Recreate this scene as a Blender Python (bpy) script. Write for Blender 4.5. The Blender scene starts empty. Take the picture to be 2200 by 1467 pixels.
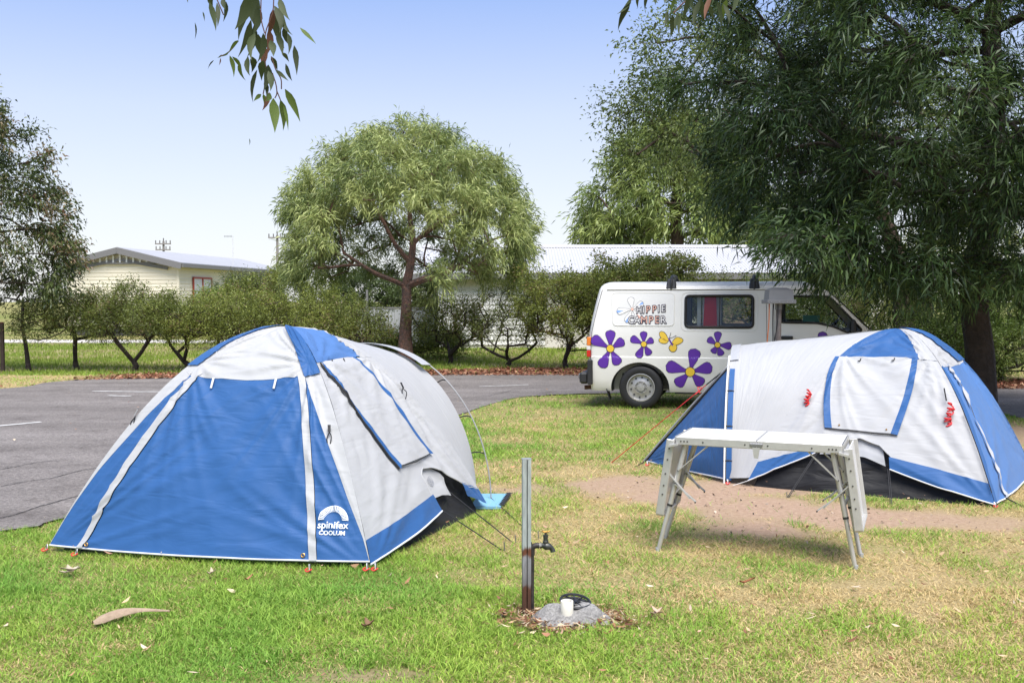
import bpy, bmesh, math, random
import numpy as np
from mathutils import Vector, Matrix

random.seed(7)
RNG = np.random.default_rng(7)
scene = bpy.context.scene
COL = scene.collection

# ------------------------------------------------------------------ camera, sky, sun, exposure
CAM_H = 1.55
PITCH = math.atan(88.5 / (35 / 36 * 2200))
cam_data = bpy.data.cameras.new("camera")
cam_data.lens = 35.0
cam_data.sensor_width = 36.0
cam_data.clip_start = 0.05
cam_data.clip_end = 3000.0
cam = bpy.data.objects.new("camera", cam_data)
COL.objects.link(cam)
cam.location = (0, 0, CAM_H)
cam.rotation_euler = (math.radians(90) - PITCH, 0, 0)
scene.camera = cam

SUN_EL, SUN_AZ = math.radians(62), math.radians(163)     # azimuth clockwise from +Y: high, behind the camera and a little to its right
world = bpy.data.worlds.new("World")
scene.world = world
world.use_nodes = True
wn, wl = world.node_tree.nodes, world.node_tree.links
wn.clear()
w_out = wn.new("ShaderNodeOutputWorld")
w_bg = wn.new("ShaderNodeBackground")
w_bg.inputs["Strength"].default_value = 0.1
w_sky = wn.new("ShaderNodeTexSky")
w_sky.sky_type = 'NISHITA'
w_sky.sun_disc = False
w_sky.sun_elevation = SUN_EL
w_sky.sun_rotation = SUN_AZ
w_sky.air_density = 1.0
w_sky.dust_density = 1.0
w_sky.ozone_density = 1.5
# thin bright haze over the blue: white low down, thinning out higher up, the same all round
w_tc = wn.new("ShaderNodeTexCoord")
w_sep = wn.new("ShaderNodeSeparateXYZ")
w_ramp = wn.new("ShaderNodeValToRGB")
w_ramp.color_ramp.interpolation = 'LINEAR'
for i_, (p_, c_) in enumerate(((0.0, (.93, .93, .95)), (.09, (.83, .85, .94)), (.18, (.67, .74, .95)), (.29, (.36, .51, .93)), (.55, (.33, .47, .88)), (1.0, (.36, .48, .86)))):
    el = w_ramp.color_ramp.elements[0] if i_ == 0 else w_ramp.color_ramp.elements[1] if i_ == 1 else w_ramp.color_ramp.elements.new(p_)
    el.position = p_; el.color = (*c_, 1)
w_gain = wn.new("ShaderNodeMix"); w_gain.data_type = 'RGBA'; w_gain.blend_type = 'MULTIPLY'; w_gain.inputs["Factor"].default_value = 1
w_gain.inputs["B"].default_value = (3.25, 3.25, 3.25, 1)
w_mix = wn.new("ShaderNodeMix"); w_mix.data_type = 'RGBA'
w_mix.inputs["Factor"].default_value = .85
wl.new(w_tc.outputs["Generated"], w_sep.inputs[0])
wl.new(w_sep.outputs["Z"], w_ramp.inputs[0])
wl.new(w_ramp.outputs[0], w_gain.inputs["A"])
wl.new(w_sky.outputs[0], w_mix.inputs["A"])
wl.new(w_gain.outputs["Result"], w_mix.inputs["B"])
wl.new(w_mix.outputs["Result"], w_bg.inputs["Color"])
wl.new(w_bg.outputs[0], w_out.inputs[0])

sun_data = bpy.data.lights.new("sun", 'SUN')
sun_data.energy = 2.3
sun_data.angle = math.radians(45)
sun_data.color = (1.0, 0.96, 0.9)
sun = bpy.data.objects.new("sun", sun_data)
COL.objects.link(sun)
sd = Vector((math.sin(SUN_AZ) * math.cos(SUN_EL), math.cos(SUN_AZ) * math.cos(SUN_EL), math.sin(SUN_EL)))
sun.rotation_euler = (-sd).to_track_quat('-Z', 'Y').to_euler()
sun.location = (-6, -6, 14)

scene.view_settings.view_transform = 'Standard'
scene.view_settings.look = 'None'
scene.view_settings.gamma = 1.0
scene.view_settings.exposure = 1.6
scene.view_settings.use_curve_mapping = False
scene.cycles.max_bounces = 6
scene.cycles.transparent_max_bounces = 12
scene.cycles.caustics_reflective = False
scene.cycles.caustics_refractive = False

# ------------------------------------------------------------------ helpers: places
FPX = 35 / 36 * 2200
_F = np.array([0, math.cos(PITCH), -math.sin(PITCH)])
_U = np.array([0, math.sin(PITCH), math.cos(PITCH)])
def ray(px, py):
    return _F + np.array([(px - 1100) / FPX, 0, 0]) + (733.5 - py) / FPX * _U
def G(px, py, z=0.0):
    """spot on the ground (or on the level z) where the photograph shows it"""
    d = ray(px, py)
    return np.array([0, 0, CAM_H]) + d * ((z - CAM_H) / d[2])
def at(px, py, Y):
    """spot at the distance Y"""
    d = ray(px, py)
    return np.array([0, 0, CAM_H]) + d * (Y / d[1])
def nrm(v):
    v = np.asarray(v, float)
    return v / (np.linalg.norm(v, axis=-1, keepdims=True) + 1e-12)

_T = np.random.default_rng(3).random((256, 256))
def vnoise(x, y):
    xi, yi = np.floor(x).astype(int), np.floor(y).astype(int)
    fx, fy = x - xi, y - yi
    fx, fy = fx * fx * (3 - 2 * fx), fy * fy * (3 - 2 * fy)
    a, b = _T[xi & 255, yi & 255], _T[(xi + 1) & 255, yi & 255]
    c, d = _T[xi & 255, (yi + 1) & 255], _T[(xi + 1) & 255, (yi + 1) & 255]
    return (a * (1 - fx) + b * fx) * (1 - fy) + (c * (1 - fx) + d * fx) * fy
def fbm(x, y, o=4):
    x, y = np.asarray(x, float), np.asarray(y, float)
    s, a, t = 0, 1, 0
    for i in range(o):
        s = s + a * vnoise(x * 2 ** i + 17.3 * i, y * 2 ** i + 9.1 * i); t += a; a *= .5
    return s / t
def sstep(a, b, x):
    t = np.clip((x - a) / (b - a), 0, 1)
    return t * t * (3 - 2 * t)

# ------------------------------------------------------------------ helpers: objects
ORIG = {}
def thing(name, label, cat, loc=(0, 0, 0), rz=0.0, group=None):
    o = bpy.data.objects.new(name, None)
    COL.objects.link(o)
    o.empty_display_size = .1
    o.location = loc
    o.rotation_euler = (0, 0, rz)
    ORIG[o.name] = np.array(loc, float)
    return tag(o, label, cat, group)
def tag(o, label, cat, group=None):
    o["label"] = label
    o["category"] = cat
    if group: o["group"] = group
    return o
def link(name, me, mat, parent=None, kind=None, label=None):
    if mat is not None and not me.materials:
        for m in (mat if isinstance(mat, (list, tuple)) else [mat]): me.materials.append(m)
    o = bpy.data.objects.new(name, me)
    COL.objects.link(o)
    if parent is not None:
        o.parent = parent
        ORIG[o.name] = ORIG.get(parent.name, np.zeros(3))
    if kind: o["kind"] = kind
    if label: o["label"] = label
    return o
def quads_mesh(name, V, F, cols=None, smooth=False, uv=None):
    """fast mesh of same-sized faces"""
    V = np.ascontiguousarray(V, np.float32); F = np.ascontiguousarray(F, np.int32)
    n, k = F.shape
    me = bpy.data.meshes.new(name)
    me.vertices.add(len(V)); me.vertices.foreach_set("co", V.ravel())
    me.loops.add(n * k); me.loops.foreach_set("vertex_index", F.ravel())
    me.polygons.add(n); me.polygons.foreach_set("loop_start", np.arange(0, n * k, k, dtype=np.int32))
    if smooth: me.polygons.foreach_set("use_smooth", np.ones(n, bool))
    if cols is not None:
        at_ = me.attributes.new("col", 'FLOAT_COLOR', 'FACE')
        c = np.ones((n, 4), np.float32); c[:, :3] = cols
        at_.data.foreach_set("color", c.ravel())
    if uv is not None:
        l = me.uv_layers.new(name="UVMap")
        l.data.foreach_set("uv", np.ascontiguousarray(uv[F.ravel()], np.float32).ravel())
    me.update(calc_edges=True)
    return me
class MB:
    """collects shapes into ONE mesh"""
    def __init__(s): s.v, s.f, s.n = [], [], 0
    def add(s, V, F):
        V = np.asarray(V, float).reshape(-1, 3)
        s.v.append(V); s.f += [[i + s.n for i in f] for f in F]; s.n += len(V)
        return s
    def box(s, c, d, M=None):
        x, y, z = np.array(d, float) / 2
        V = np.array([[sx * x, sy * y, sz * z] for sz in (-1, 1) for sy in (-1, 1) for sx in (-1, 1)])
        if M is not None: V = V @ np.array(M).T
        return s.add(V + np.array(c, float), [[0, 2, 3, 1], [4, 5, 7, 6], [0, 1, 5, 4], [2, 6, 7, 3], [0, 4, 6, 2], [1, 3, 7, 5]])
    def bar(s, a, b, w, h, up=(0, 0, 1)):
        a, b = np.array(a, float), np.array(b, float)
        t = nrm(b - a); sd_ = nrm(np.cross(t, up)); u = np.cross(sd_, t)
        M = np.stack([t, sd_, u], 1)
        return s.box((a + b) / 2, (np.linalg.norm(b - a), w, h), M)
    def tube(s, P, r, k=8, cap=True, closed=False):
        P = np.asarray(P, float); n = len(P)
        R = np.full(n, r, float) if np.isscalar(r) else np.asarray(r, float)
        if closed: T = nrm(np.roll(P, -1, 0) - np.roll(P, 1, 0))
        else: T = nrm(np.gradient(P, axis=0))
        ref = np.array([0, 0, 1.]) if abs(T[0][2]) < .9 else np.array([1., 0, 0])
        a = nrm(np.cross(T[0], ref)); V = []
        ang = np.arange(k) * 2 * np.pi / k
        for i in range(n):
            a = a - T[i] * (a @ T[i]); a = a / (np.linalg.norm(a) + 1e-12); b = np.cross(T[i], a)
            V.append(P[i] + R[i] * (np.cos(ang)[:, None] * a + np.sin(ang)[:, None] * b))
        F = []
        m = n if closed else n - 1
        for i in range(m):
            j = (i + 1) % n
            for q in range(k):
                F.append([i * k + q, i * k + (q + 1) % k, j * k + (q + 1) % k, j * k + q])
        if cap and not closed:
            F.append(list(range(k))[::-1]); F.append([(n - 1) * k + q for q in range(k)])
        return s.add(np.concatenate(V), F)
    def lathe(s, prof, c=(0, 0, 0), k=24, axis='z', M=None):
        prof = np.array(prof, float); n = len(prof); V = []
        for q in range(k):
            t = 2 * np.pi * q / k
            V.append(np.stack([prof[:, 0] * np.cos(t), prof[:, 0] * np.sin(t), prof[:, 1]], 1))
        V = np.concatenate(V)
        if axis == 'y': V = V[:, [0, 2, 1]] * [1, 1, 1]
        if axis == 'x': V = V[:, [2, 0, 1]]
        if M is not None: V = V @ np.array(M).T
        F = [[q * n + i, ((q + 1) % k) * n + i, ((q + 1) % k) * n + i + 1, q * n + i + 1] for q in range(k) for i in range(n - 1)]
        return s.add(V + np.array(c, float), F)
    def grid(s, P):
        n, m = P.shape[:2]
        F = [[i * m + j, i * m + j + 1, (i + 1) * m + j + 1, (i + 1) * m + j] for i in range(n - 1) for j in range(m - 1)]
        return s.add(P.reshape(-1, 3), F)
    def prism(s, poly, z0, z1):
        n = len(poly); poly = np.array(poly, float)
        V = np.concatenate([np.c_[poly, np.full(n, z0)], np.c_[poly, np.full(n, z1)]])
        F = [list(range(n))[::-1], list(range(n, 2 * n))] + [[i, (i + 1) % n, n + (i + 1) % n, n + i] for i in range(n)]
        return s.add(V, F)
    def build(s, name, mat, parent=None, world=False, smooth=False, kind=None, label=None, bevel=0, angle=None):
        V = np.concatenate(s.v)
        if world and parent is not None: V = V - ORIG[parent.name]
        me = bpy.data.meshes.new(name)
        me.from_pydata(V.tolist(), [], s.f)
        bm = bmesh.new(); bm.from_mesh(me)
        bmesh.ops.recalc_face_normals(bm, faces=bm.faces)
        if bevel: bmesh.ops.bevel(bm, geom=[e for e in bm.edges if len(e.link_faces) == 2 and e.calc_face_angle(0) > .5], offset=bevel, segments=1, affect='EDGES')
        bm.to_mesh(me); bm.free()
        if smooth:
            me.polygons.foreach_set("use_smooth", np.ones(len(me.polygons), bool))
            me.set_sharp_from_angle(angle=angle if angle else math.radians(40))
        me.update()
        return link(name, me, mat, parent, kind, label)
def copy_tree(o, parent=None):
    c = o.copy(); COL.objects.link(c)
    if parent is not None: c.parent = parent
    ORIG[c.name] = ORIG.get(o.name, np.zeros(3))
    for ch in list(o.children): copy_tree(ch, c)
    return c
def smoothpath(P, n):
    """Catmull-Rom through the points"""
    P = np.asarray(P, float)
    Q = np.vstack([2 * P[0] - P[1], P, 2 * P[-1] - P[-2]])
    out = []
    for t in np.linspace(0, len(P) - 1 - 1e-9, n):
        i = int(t); u = t - i
        a, b, c, d = Q[i], Q[i + 1], Q[i + 2], Q[i + 3]
        out.append(.5 * ((2 * b) + (c - a) * u + (2 * a - 5 * b + 4 * c - d) * u * u + (3 * b - a - 3 * c + d) * u ** 3))
    return np.array(out)

# ------------------------------------------------------------------ helpers: materials
MATS = {}
def mat(name, col, rough=.6, metal=0., var=None, bump=None, spec=.5, coords='Object', trans=0., emit=None, fine=None):
    """var=(scale, amount 0..1, second colour); bump=(scale, strength, distance)"""
    if name in MATS: return MATS[name]
    m = bpy.data.materials.new(name); m.use_nodes = True
    nt = m.node_tree; N, L = nt.nodes, nt.links
    b = N["Principled BSDF"]
    b.inputs["Base Color"].default_value = (*col, 1); b.inputs["Roughness"].default_value = rough
    b.inputs["Metallic"].default_value = metal; b.inputs["Specular IOR Level"].default_value = spec
    tc = N.new("ShaderNodeTexCoord")
    src = tc.outputs[coords]
    if var:
        nz = N.new("ShaderNodeTexNoise"); nz.inputs["Scale"].default_value = var[0]; nz.inputs["Detail"].default_value = 6
        nz.inputs["Roughness"].default_value = .65
        L.new(src, nz.inputs["Vector"])
        rp = N.new("ShaderNodeValToRGB"); rp.color_ramp.elements[0].position = .36; rp.color_ramp.elements[1].position = .68
        c2 = var[2]
        rp.color_ramp.elements[0].color = (*col, 1)
        rp.color_ramp.elements[1].color = tuple(np.array(col) * (1 - var[1]) + np.array(c2) * var[1]) + (1,)
        L.new(nz.outputs["Fac"], rp.inputs[0]); cs = rp.outputs[0]
        if fine:
            n2 = N.new("ShaderNodeTexNoise"); n2.inputs["Scale"].default_value = fine[0]; n2.inputs["Detail"].default_value = 3
            L.new(src, n2.inputs["Vector"])
            r2 = N.new("ShaderNodeValToRGB"); r2.color_ramp.elements[0].position = .35; r2.color_ramp.elements[1].position = .65
            r2.color_ramp.elements[0].color = (1 - fine[1],) * 3 + (1,); r2.color_ramp.elements[1].color = (1 + fine[1],) * 3 + (1,)
            L.new(n2.outputs["Fac"], r2.inputs[0])
            mx = N.new("ShaderNodeMix"); mx.data_type = 'RGBA'; mx.blend_type = 'MULTIPLY'; mx.inputs["Factor"].default_value = 1
            L.new(cs, mx.inputs["A"]); L.new(r2.outputs[0], mx.inputs["B"]); cs = mx.outputs["Result"]
        L.new(cs, b.inputs["Base Color"])
    if bump:
        bz = N.new("ShaderNodeTexNoise"); bz.inputs["Scale"].default_value = bump[0]; bz.inputs["Detail"].default_value = 5
        L.new(src, bz.inputs["Vector"])
        bp = N.new("ShaderNodeBump"); bp.inputs["Strength"].default_value = bump[1]
        bp.inputs["Distance"].default_value = bump[2] if len(bump) > 2 else .01
        L.new(bz.outputs["Fac"], bp.inputs["Height"]); L.new(bp.outputs[0], b.inputs["Normal"])
    if emit: b.inputs["Emission Color"].default_value = (*emit, 1); b.inputs["Emission Strength"].default_value = 1
    MATS[name] = m
    return m
def leaf_mat(name, rough=.5, trans=.28, spec=.35):
    m = bpy.data.materials.new(name); m.use_nodes = True
    N, L = m.node_tree.nodes, m.node_tree.links
    b = N["Principled BSDF"]; b.inputs["Roughness"].default_value = rough; b.inputs["Specular IOR Level"].default_value = spec
    a = N.new("ShaderNodeAttribute"); a.attribute_name = "col"
    L.new(a.outputs["Color"], b.inputs["Base Color"])
    t = N.new("ShaderNodeBsdfTranslucent"); L.new(a.outputs["Color"], t.inputs["Color"])
    mx = N.new("ShaderNodeMixShader"); mx.inputs[0].default_value = trans
    L.new(b.outputs[0], mx.inputs[1]); L.new(t.outputs[0], mx.inputs[2])
    L.new(mx.outputs[0], N["Material Output"].inputs[0])
    return m
def fabric(name, col, col2, wr=.35):
    """proofed nylon: faint blotches, fine weave, long stretched creases"""
    m = bpy.data.materials.new(name); m.use_nodes = True
    N, L = m.node_tree.nodes, m.node_tree.links
    b = N["Principled BSDF"]; b.inputs["Roughness"].default_value = .55; b.inputs["Specular IOR Level"].default_value = .3
    b.inputs["Sheen Weight"].default_value = .08
    uv = N.new("ShaderNodeUVMap"); uv.uv_map = "UVMap"
    tc = N.new("ShaderNodeTexCoord")
    nz = N.new("ShaderNodeTexNoise"); nz.inputs["Scale"].default_value = 3; nz.inputs["Detail"].default_value = 4
    L.new(tc.outputs["Object"], nz.inputs["Vector"])
    mx = N.new("ShaderNodeMix"); mx.data_type = 'RGBA'
    mx.inputs["A"].default_value = (*col, 1); mx.inputs["B"].default_value = (*col2, 1)
    L.new(nz.outputs["Fac"], mx.inputs["Factor"]); L.new(mx.outputs["Result"], b.inputs["Base Color"])
    mp = N.new("ShaderNodeMapping"); mp.inputs["Rotation"].default_value = (0, 0, math.radians(28)); mp.inputs["Scale"].default_value = (2.2, 11, 1)
    L.new(uv.outputs[0], mp.inputs[0])
    n1 = N.new("ShaderNodeTexNoise"); n1.inputs["Scale"].default_value = 2.2; n1.inputs["Detail"].default_value = 3; n1.inputs["Roughness"].default_value = .45
    n1.inputs["Distortion"].default_value = .8
    L.new(mp.outputs[0], n1.inputs["Vector"])
    n2 = N.new("ShaderNodeTexNoise"); n2.inputs["Scale"].default_value = 14; n2.inputs["Detail"].default_value = 3
    L.new(tc.outputs["Object"], n2.inputs["Vector"])
    bp1 = N.new("ShaderNodeBump"); bp1.inputs["Strength"].default_value = wr * .6; bp1.inputs["Distance"].default_value = .05
    bp2 = N.new("ShaderNodeBump"); bp2.inputs["Strength"].default_value = .06; bp2.inputs["Distance"].default_value = .01
    L.new(n1.outputs["Fac"], bp1.inputs["Height"]); L.new(n2.outputs["Fac"], bp2.inputs["Height"])
    L.new(bp1.outputs[0], bp2.inputs["Normal"]); L.new(bp2.outputs[0], b.inputs["Normal"])
    t = N.new("ShaderNodeBsdfTranslucent"); L.new(mx.outputs["Result"], t.inputs["Color"])
    ms = N.new("ShaderNodeMixShader"); ms.inputs[0].default_value = .2
    L.new(b.outputs[0], ms.inputs[1]); L.new(t.outputs[0], ms.inputs[2]); L.new(ms.outputs[0], N["Material Output"].inputs[0])
    return m

# ------------------------------------------------------------------ layout shared by ground, grass and tents
TA = dict(FL=G(100, 1182), FR=G(797, 1219), BR=G(1052, 1095), H=1.37)
_d = G(1600, 1046) - G(2140, 1092)
_e = nrm(np.array([_d[1], -_d[0], 0]))
_a = math.radians(-7)
_e = np.array([_e[0] * math.cos(_a) - _e[1] * math.sin(_a), _e[0] * math.sin(_a) + _e[1] * math.cos(_a), 0])
TB = dict(FR=G(2140, 1092), BR=G(1600, 1046), FL=G(2140, 1092) + 2.11 * _e, H=1.30)
for T_ in (TA, TB):
    T_['BL'] = T_['FL'] + T_['BR'] - T_['FR']
    T_['A'] = (T_['FL'] + T_['BR']) / 2 + np.array([0, 0, T_['H']])
    for k_ in ('FL', 'FR', 'BR', 'BL'): T_[k_][2] = 0

g2 = lambda px, py: tuple(G(px, py)[:2])
near_edge = [(-40, -1), (-16, 3.2), (-6, 5.5), g2(0, 1142), g2(130, 1118), (-2.3, 8.2), (-1.6, 10.5), g2(985, 893), g2(1060, 868), g2(1130, 853),
             g2(1270, 847), (3.5, 16.5), (5.6, 16.0), (6.5, 14.9), (6.72, 13.8), (6.7, 12.7), (7.3, 11.3), (9.2, 9.5), (16, 7), (40, 1)]
far_edge = [(40, 12), (16, 16.2), (9, 17.4), g2(2060, 838), (6.2, 18.7), (3.5, 20.2), g2(1250, 806), g2(960, 806), g2(400, 812), g2(200, 816),
            g2(100, 823), g2(0, 836), (-12, 15.6), (-16, 14.5), (-40, 10)]
near_s = smoothpath(near_edge, 160)
far_s = smoothpath(far_edge, 140)
jit = (fbm(np.arange(160) * .6, np.zeros(160)) - .5) * .22
near_s = near_s + np.c_[jit * .4, jit]
ROAD = np.vstack([near_s, far_s])
def inpoly(x, y, P):
    x, y = np.asarray(x), np.asarray(y)
    c = np.zeros(x.shape, bool)
    j = len(P) - 1
    for i in range(len(P)):
        xi, yi, xj, yj = P[i][0], P[i][1], P[j][0], P[j][1]
        if yi != yj:
            c ^= ((yi > y) != (yj > y)) & (x < (xj - xi) * (y - yi) / (yj - yi) + xi)
        j = i
    return c
def gz(x, y):
    return (fbm(np.asarray(x) * .7 + 40, np.asarray(y) * .7 + 40, 3) - .5) * .022
def f_dirt(x, y):
    n = fbm(x * 1.7 + 5, y * 1.7 + 3) - .5
    n2 = fbm(x * 6 + 15, y * 6 + 3) - .5
    # trodden bare soil between the table and the right-hand tent
    d1 = 0
    for (px, py, rx, ry, am) in ((1360, 1045, .52, .5, .9), (1500, 1065, .6, .6, 1.), (1620, 1095, .65, .6, 1.), (1760, 1110, .75, .5, 1.), (1930, 1115, .75, .36, .9), (2090, 1125, .5, .24, .75), (1650, 1045, .9, .4, 1.), (1630, 1132, .6, .42, 1.)):
        c = G(px, py); r = np.hypot((x - c[0]) / rx, (y - c[1]) / ry)
        d1 = np.maximum(d1, am * (1 - sstep(.45, 1.2, r + n * 1.0 + n2 * .7)))
    d2 = 0 * d1
    r3 = np.hypot((x + .05) / .5, (y - 8.1) / .35); d3 = .7 * (1 - sstep(.3, 1.1, r3 + n * 1.5 + n2))
    r4 = np.hypot((x - 2.9) / .7, (y - 14.0) / .25); d4 = .8 * (1 - sstep(.3, 1.2, r4 + n * 1.2 + n2))
    r5 = np.hypot((x - 5.2) / 2.2, (y - 11.2) / 1.2); d5 = .8 * (1 - sstep(.4, 1.2, r5 + n * 1.4 + n2))
    r6 = np.hypot((x + 0.45) / .45, (y - 4.05) / .12); d6 = .5 * (1 - sstep(.3, 1.1, r6 + n * 1.5 + n2))
    return np.clip(np.maximum.reduce([d1, d2, d3, d4, d5, d6]), 0, 1)
def f_dry(x, y):
    n = fbm(x * .9 + 50, y * .9 + 11) - .5
    n2 = fbm(x * 3.4 + 80, y * 3.4 + 31) - .5
    d = .15 + .60 * sstep(-.9, 1.1, x + .10 * (y - 5)) + n * .95 + n2 * .75
    d -= .34 * np.exp(-((x - .5) / .8) ** 2 - ((y - 4.45) / .35) ** 2)
    d -= .30 * np.exp(-((x - 1.5) / .8) ** 2 - ((y - 5.65) / .25) ** 2)
    d += .25 * np.exp(-((x - .7) / .6) ** 2 - ((y - 5.2) / .25) ** 2)
    d -= .28 * sstep(8.5, 11, y) * (x < 7)
    d += .55 * sstep(-6.8, -8.2, x) * sstep(16.5, 17.5, y) * (1 - sstep(20.2, 21.2, y))
    return np.clip(d, 0, 1)

# ------------------------------------------------------------------ ground
def attr_ground():
    m = bpy.data.materials.new("ground_soil_and_thatch"); m.use_nodes = True
    N, L = m.node_tree.nodes, m.node_tree.links
    b = N["Principled BSDF"]; b.inputs["Roughness"].default_value = .95; b.inputs["Specular IOR Level"].default_value = .1
    geo = N.new("ShaderNodeNewGeometry")
    def noise(s, d=6, r=.6):
        n = N.new("ShaderNodeTexNoise"); n.inputs["Scale"].default_value = s; n.inputs["Detail"].default_value = d; n.inputs["Roughness"].default_value = r
        L.new(geo.outputs["Position"], n.inputs["Vector"]); return n.outputs["Fac"]
    def ramp(f, a, b_, p0=.35, p1=.65):
        r = N.new("ShaderNodeValToRGB"); r.color_ramp.elements[0].position = p0; r.color_ramp.elements[1].position = p1
        r.color_ramp.elements[0].color = (*a, 1); r.color_ramp.elements[1].color = (*b_, 1); L.new(f, r.inputs[0]); return r.outputs[0]
    def mix(f, a, b_):
        x = N.new("ShaderNodeMix"); x.data_type = 'RGBA'; L.new(f, x.inputs["Factor"]); L.new(a, x.inputs["A"]); L.new(b_, x.inputs["B"]); return x.outputs["Result"]
    def att(n):
        a = N.new("ShaderNodeAttribute"); a.attribute_name = n; return a.outputs["Fac"]
    green = ramp(noise(38), (.095, .115, .025), (.21, .235, .06))
    straw = ramp(noise(60), (.24, .175, .085), (.47, .37, .20))
    soil = ramp(noise(26, 8, .7), (.28, .185, .125), (.43, .31, .225), .3, .7)
    mulch = ramp(noise(45, 8, .75), (.07, .03, .018), (.26, .12, .065), .4, .62)
    c = mix(att("dry"), green, straw)
    c = mix(att("dirt"), c, soil)
    c = mix(att("mulch"), c, mulch)
    L.new(c, b.inputs["Base Color"])
    bp = N.new("ShaderNodeBump"); bp.inputs["Strength"].default_value = .7; bp.inputs["Distance"].default_value = .02
    L.new(noise(55, 8, .7), bp.inputs["Height"]); L.new(bp.outputs[0], b.inputs["Normal"])
    return m
M_GROUND = attr_ground()
gx = np.concatenate([[-400, -120, -50, -28], np.arange(-18, -9, .5), np.arange(-9, 11, .1), np.arange(11, 20, .5), [28, 50, 120, 400]])
gy = np.concatenate([[-60, -20, -4], np.arange(0, 3, .5), np.arange(3, 23.5, .1), np.arange(23.5, 46, .5), [50, 60, 80, 120, 250, 900]])
XX, YY = np.meshgrid(gx, gy)
inner = ((np.abs(XX) < 18) & (YY > 0) & (YY < 45))
deep = np.ones(XX.shape, bool)
for ox, oy in ((.6, 0), (-.6, 0), (0, .6), (0, -.6)): deep &= inpoly(XX + ox, YY + oy, ROAD)
ZZ = np.where(inner, gz(XX, YY), 0) - np.where(deep, .03, 0)
P = np.stack([XX, YY, ZZ], -1); nx = len(gx); ny = len(gy)
F_ = (np.arange(ny - 1)[:, None] * nx + np.arange(nx - 1)[None]).ravel()
F_ = np.stack([F_, F_ + 1, F_ + 1 + nx, F_ + nx], 1)
me = quads_mesh("ground", P.reshape(-1, 3), F_, smooth=True)
def edge_y(poly, x):
    s = np.argsort(poly[:, 0]); return np.interp(x, poly[s, 0], poly[s, 1])
def f_mulch(x, y):
    fe = edge_y(far_s, x)
    n = fbm(x * 2 + 9, y * 2 + 70) - .5
    wdt = 1.5 + .5 * sstep(-2, 0, x)
    m = sstep(-.1, .1, y - fe + .2) * (1 - sstep(wdt - .5, wdt + .3, y - fe + n * .9))
    m *= sstep(-8.8, -7.2, x + n * 1.5)
    return np.clip(m, 0, 1)
dry = f_dry(XX, YY)
far_lawn = sstep(20.5, 22.5, YY)
dry = np.clip(dry * (1 - far_lawn) + far_lawn * np.clip(fbm(XX * .5, YY * .9) * 1.6 - .62, 0, 1), 0, 1)
dry = np.clip(dry + .45 * sstep(-7, -9.5, XX) * sstep(17, 19, YY) * (1 - sstep(21, 23, YY)), 0, 1)
for nme, val in (("dirt", f_dirt(XX, YY)), ("dry", dry), ("mulch", f_mulch(XX, YY))):
    a_ = me.attributes.new(nme, 'FLOAT', 'POINT'); a_.data.foreach_set("value", np.ascontiguousarray(val.ravel(), np.float32))
link("ground", me, M_GROUND, kind="structure")

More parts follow.
